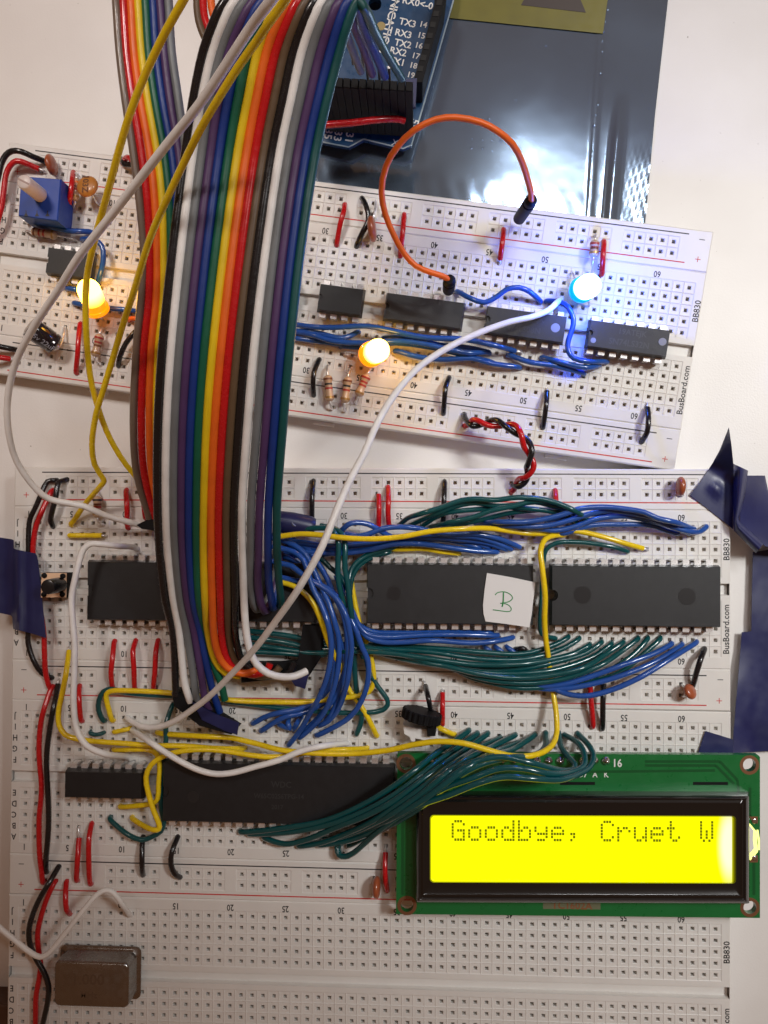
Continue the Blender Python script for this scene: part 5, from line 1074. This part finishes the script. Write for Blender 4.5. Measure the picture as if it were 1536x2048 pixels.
for x, y in ((1215, 20), (1210, 43), (1208, 63), (1205, 84), (1204, 104), (1201, 147), (1195, 210), (1192, 230), (1188, 251), (1186, 300), (1001, 282), (945, 278), (965, 280), (985, 282), (943, 297), (965, 297), (984, 302), (978, 238), (1031, 200), (1004, 338), (1092, 91), (1180, 360)):
    c = pt(x, y, bag_h(0, 0, x, y)-.05, 'T'); mb.lathe([(0, .38), (.12, .33), (.2, .2), (.23, .05)], c, (c[0], c[1], c[2]+1), 10)
tag(mb.build('film_dimple', m, bag, smooth=True), kind='stuff')
OLV = mat('olive_sticker', (.15, .135, .006), .45, var=.12, vscale=2)
st = grid_sheet('warning_sticker', [(880, -70), (882, 34)], None, [(1225, -70), (1206, 67)], None, 12, 30, lambda s_, t_, x, y: bag_h(0, 0, x, y)+.35, None, f='T', m=OLV, parent=bag, thick=.1)
grid_sheet('printed_trapezoid', [(1075, -50), (1042, 10)], None, [(1140, -50), (1172, 25)], None, 8, 12, lambda s_, t_, x, y: bag_h(0, 0, x, y)+.42, None, f='T', m=mat('sticker_print', (.045, .03, .022), .5), parent=bag, thick=.02)
BP = mat('blue_mask', (0.003, 0.05, 0.14), .3, coat=.4, var=.1, vscale=1.2); EDGE = mat('board_edge', (.30, .38, .42), .5)
AH = 5.0
t = empty('controller_board', pt(780, 150, 3, 'T'), (0, 0, 0), 'blue microcontroller board lying on the antistatic bag', 'circuit board')
out = [(560, -70), (920, -70), (907, 0), (880, 95), (850, 200), (822, 290), (806, 297), (727, 278), (698, 294), (640, 283), (560, 262)]
pc = pcb('circuit_board', out, [circ(750, 8, 13)], AH-1.6, AH, BP, t, 'T')
q = MB()
E2 = [(911, -20), (907, 0), (880, 95), (850, 200), (823, 290), (806, 297), (727, 278), (698, 294), (640, 283)]
for i in range(len(E2)-1):
    a_, b2 = np.array(pt(*E2[i], AH+.01, 'T')), np.array(pt(*E2[i+1], AH+.01, 'T')); d = b2-a_; nn = np.array([-d[1], d[0], 0]); nn = nn/np.linalg.norm(nn)*.16
    q.add([tuple(a_-nn), tuple(b2-nn), tuple(b2+nn), tuple(a_+nn)], [(0, 1, 2, 3)])
q.build('board_edge', EDGE, pc)
q = MB(); c = pt(762, 52, AH+.01, 'T'); q.lathe([(0, 1.05), (.02, 1.0)], c, (c[0], c[1], c[2]+1), 20); q.build('test_pad', mat('brass_pad', (.28, .22, .10), .5, .6), pc)
ang = -math.radians(14)
def at_(s_, x, y, sz, a2=0, sx=1): c = pt(x, y, AH+.02, 'T'); q = MB(); put_text(q, s_, c[0], c[1], c[2], sz, ang+a2, sx); q.build('printed_letter', SILK, pc)
for s_, x, y in (('TX3', 818, 45), ('RX3', 810, 67), ('TX2', 809, 87), ('RX2', 800, 103), ('TX1', 795, 122)): at_(s_, x-3, y, 2.25)
for s_, x, y in (('14', 843, 49), ('15', 839, 71), ('16', 834, 91), ('17', 828, 112), ('18', 823, 131), ('19', 818, 150)): at_(s_, x+5, y, 1.9)
at_('RX0<-0', 836, 6, 2.3, 0)
at_('COMMUNICATION', 789, 10, 2.6, -PI/2-math.radians(0), 1.05)
for s_, x, y in (('35', 657, 268), ('33', 676, 272), ('31', 699, 274)): at_(s_, x, y, 2.6, -PI/2+.1)
at_('5V', 829, 250, 2.4, -PI/2); at_('XL', 794, 286, 2.0, 0)
q = MB(); a_, b2 = np.array(pt(795, -10, AH+.02, 'T')), np.array(pt(768, 95, AH+.02, 'T')); d = b2-a_; nn = np.array([-d[1], d[0], 0]); nn = nn/np.linalg.norm(nn)*.12
q.add([tuple(a_-nn), tuple(b2-nn), tuple(b2+nn), tuple(a_+nn)], [(0, 1, 2, 3)])
q.build('printed_rule', SILK, pc)
# long edge header: body with square sockets
hd = slab('edge_header', BLK, [(873, -40), (895, -40), (890, 0), (845, 165), (826, 165), (855, 60), (868, 10)], AH+.05, AH+8.5, f='T', parent=t, bev=.15)
for k in range(7):
    x, y = 880-k*6.3, 5+k*22; slab('socket', mat('socket_dark', (.003, .003, .003), .7), [(x-6, y-6), (x+5, y-5), (x+3, y+6), (x-8, y+5)], AH+8.55, AH+8.62, f='T', parent=hd, bev=.01)
slab('double_header', BLK, [(560, 175), (640, 180), (826, 206), (818, 243), (700, 228), (560, 216)], AH+.05, AH+7.5, f='T', parent=t, bev=.2)
# two rows of plugged housings, each upright and separate
for k in range(12):
    x = 640+k*15.6; y = 152+k*.9
    slab('plug_housing', BLK, [(x, y), (x+14.6, y+1.2), (x+13.6, y+22), (x-1.2, y+20)], AH+7.6, AH+26, f='T', parent=t, bev=.2)
slab('tape_wrap', TAPE, [(812, 158), (834, 156), (831, 215), (806, 214)], AH+17, AH+17.6, f='T', parent=t, bev=.05)
slab('tape_wrap', mat('dark_tape', (.012, .014, .05), .4), [(620, 188), (668, 190), (696, 225), (708, 252), (640, 258), (600, 250)], AH+11, AH+11.5, f='T', parent=t, bev=.05)
for x, y in ((700, 82), (722, 91), (732, 122), (757, 132), (778, 138)):
    c = pt(x, y, AH+25, 'T'); mb = MB(); mb.box(c[0]-.25, c[0]+.25, c[1]-.25, c[1]+.25, c[2]-8, c[2]+.6); mb.build('header_pin', TIN, t)
# corner of something dark at the lower left edge
t = slab('wooden_block', mat('dark_wood', (.085, .035, .018), .55, var=.3, vscale=2), [(-60, 2010), (18, 2012), (18, 2110), (-60, 2110)], -TOP, -1.0, 'dark brown block corner at the lower left edge', 'block', f='M')
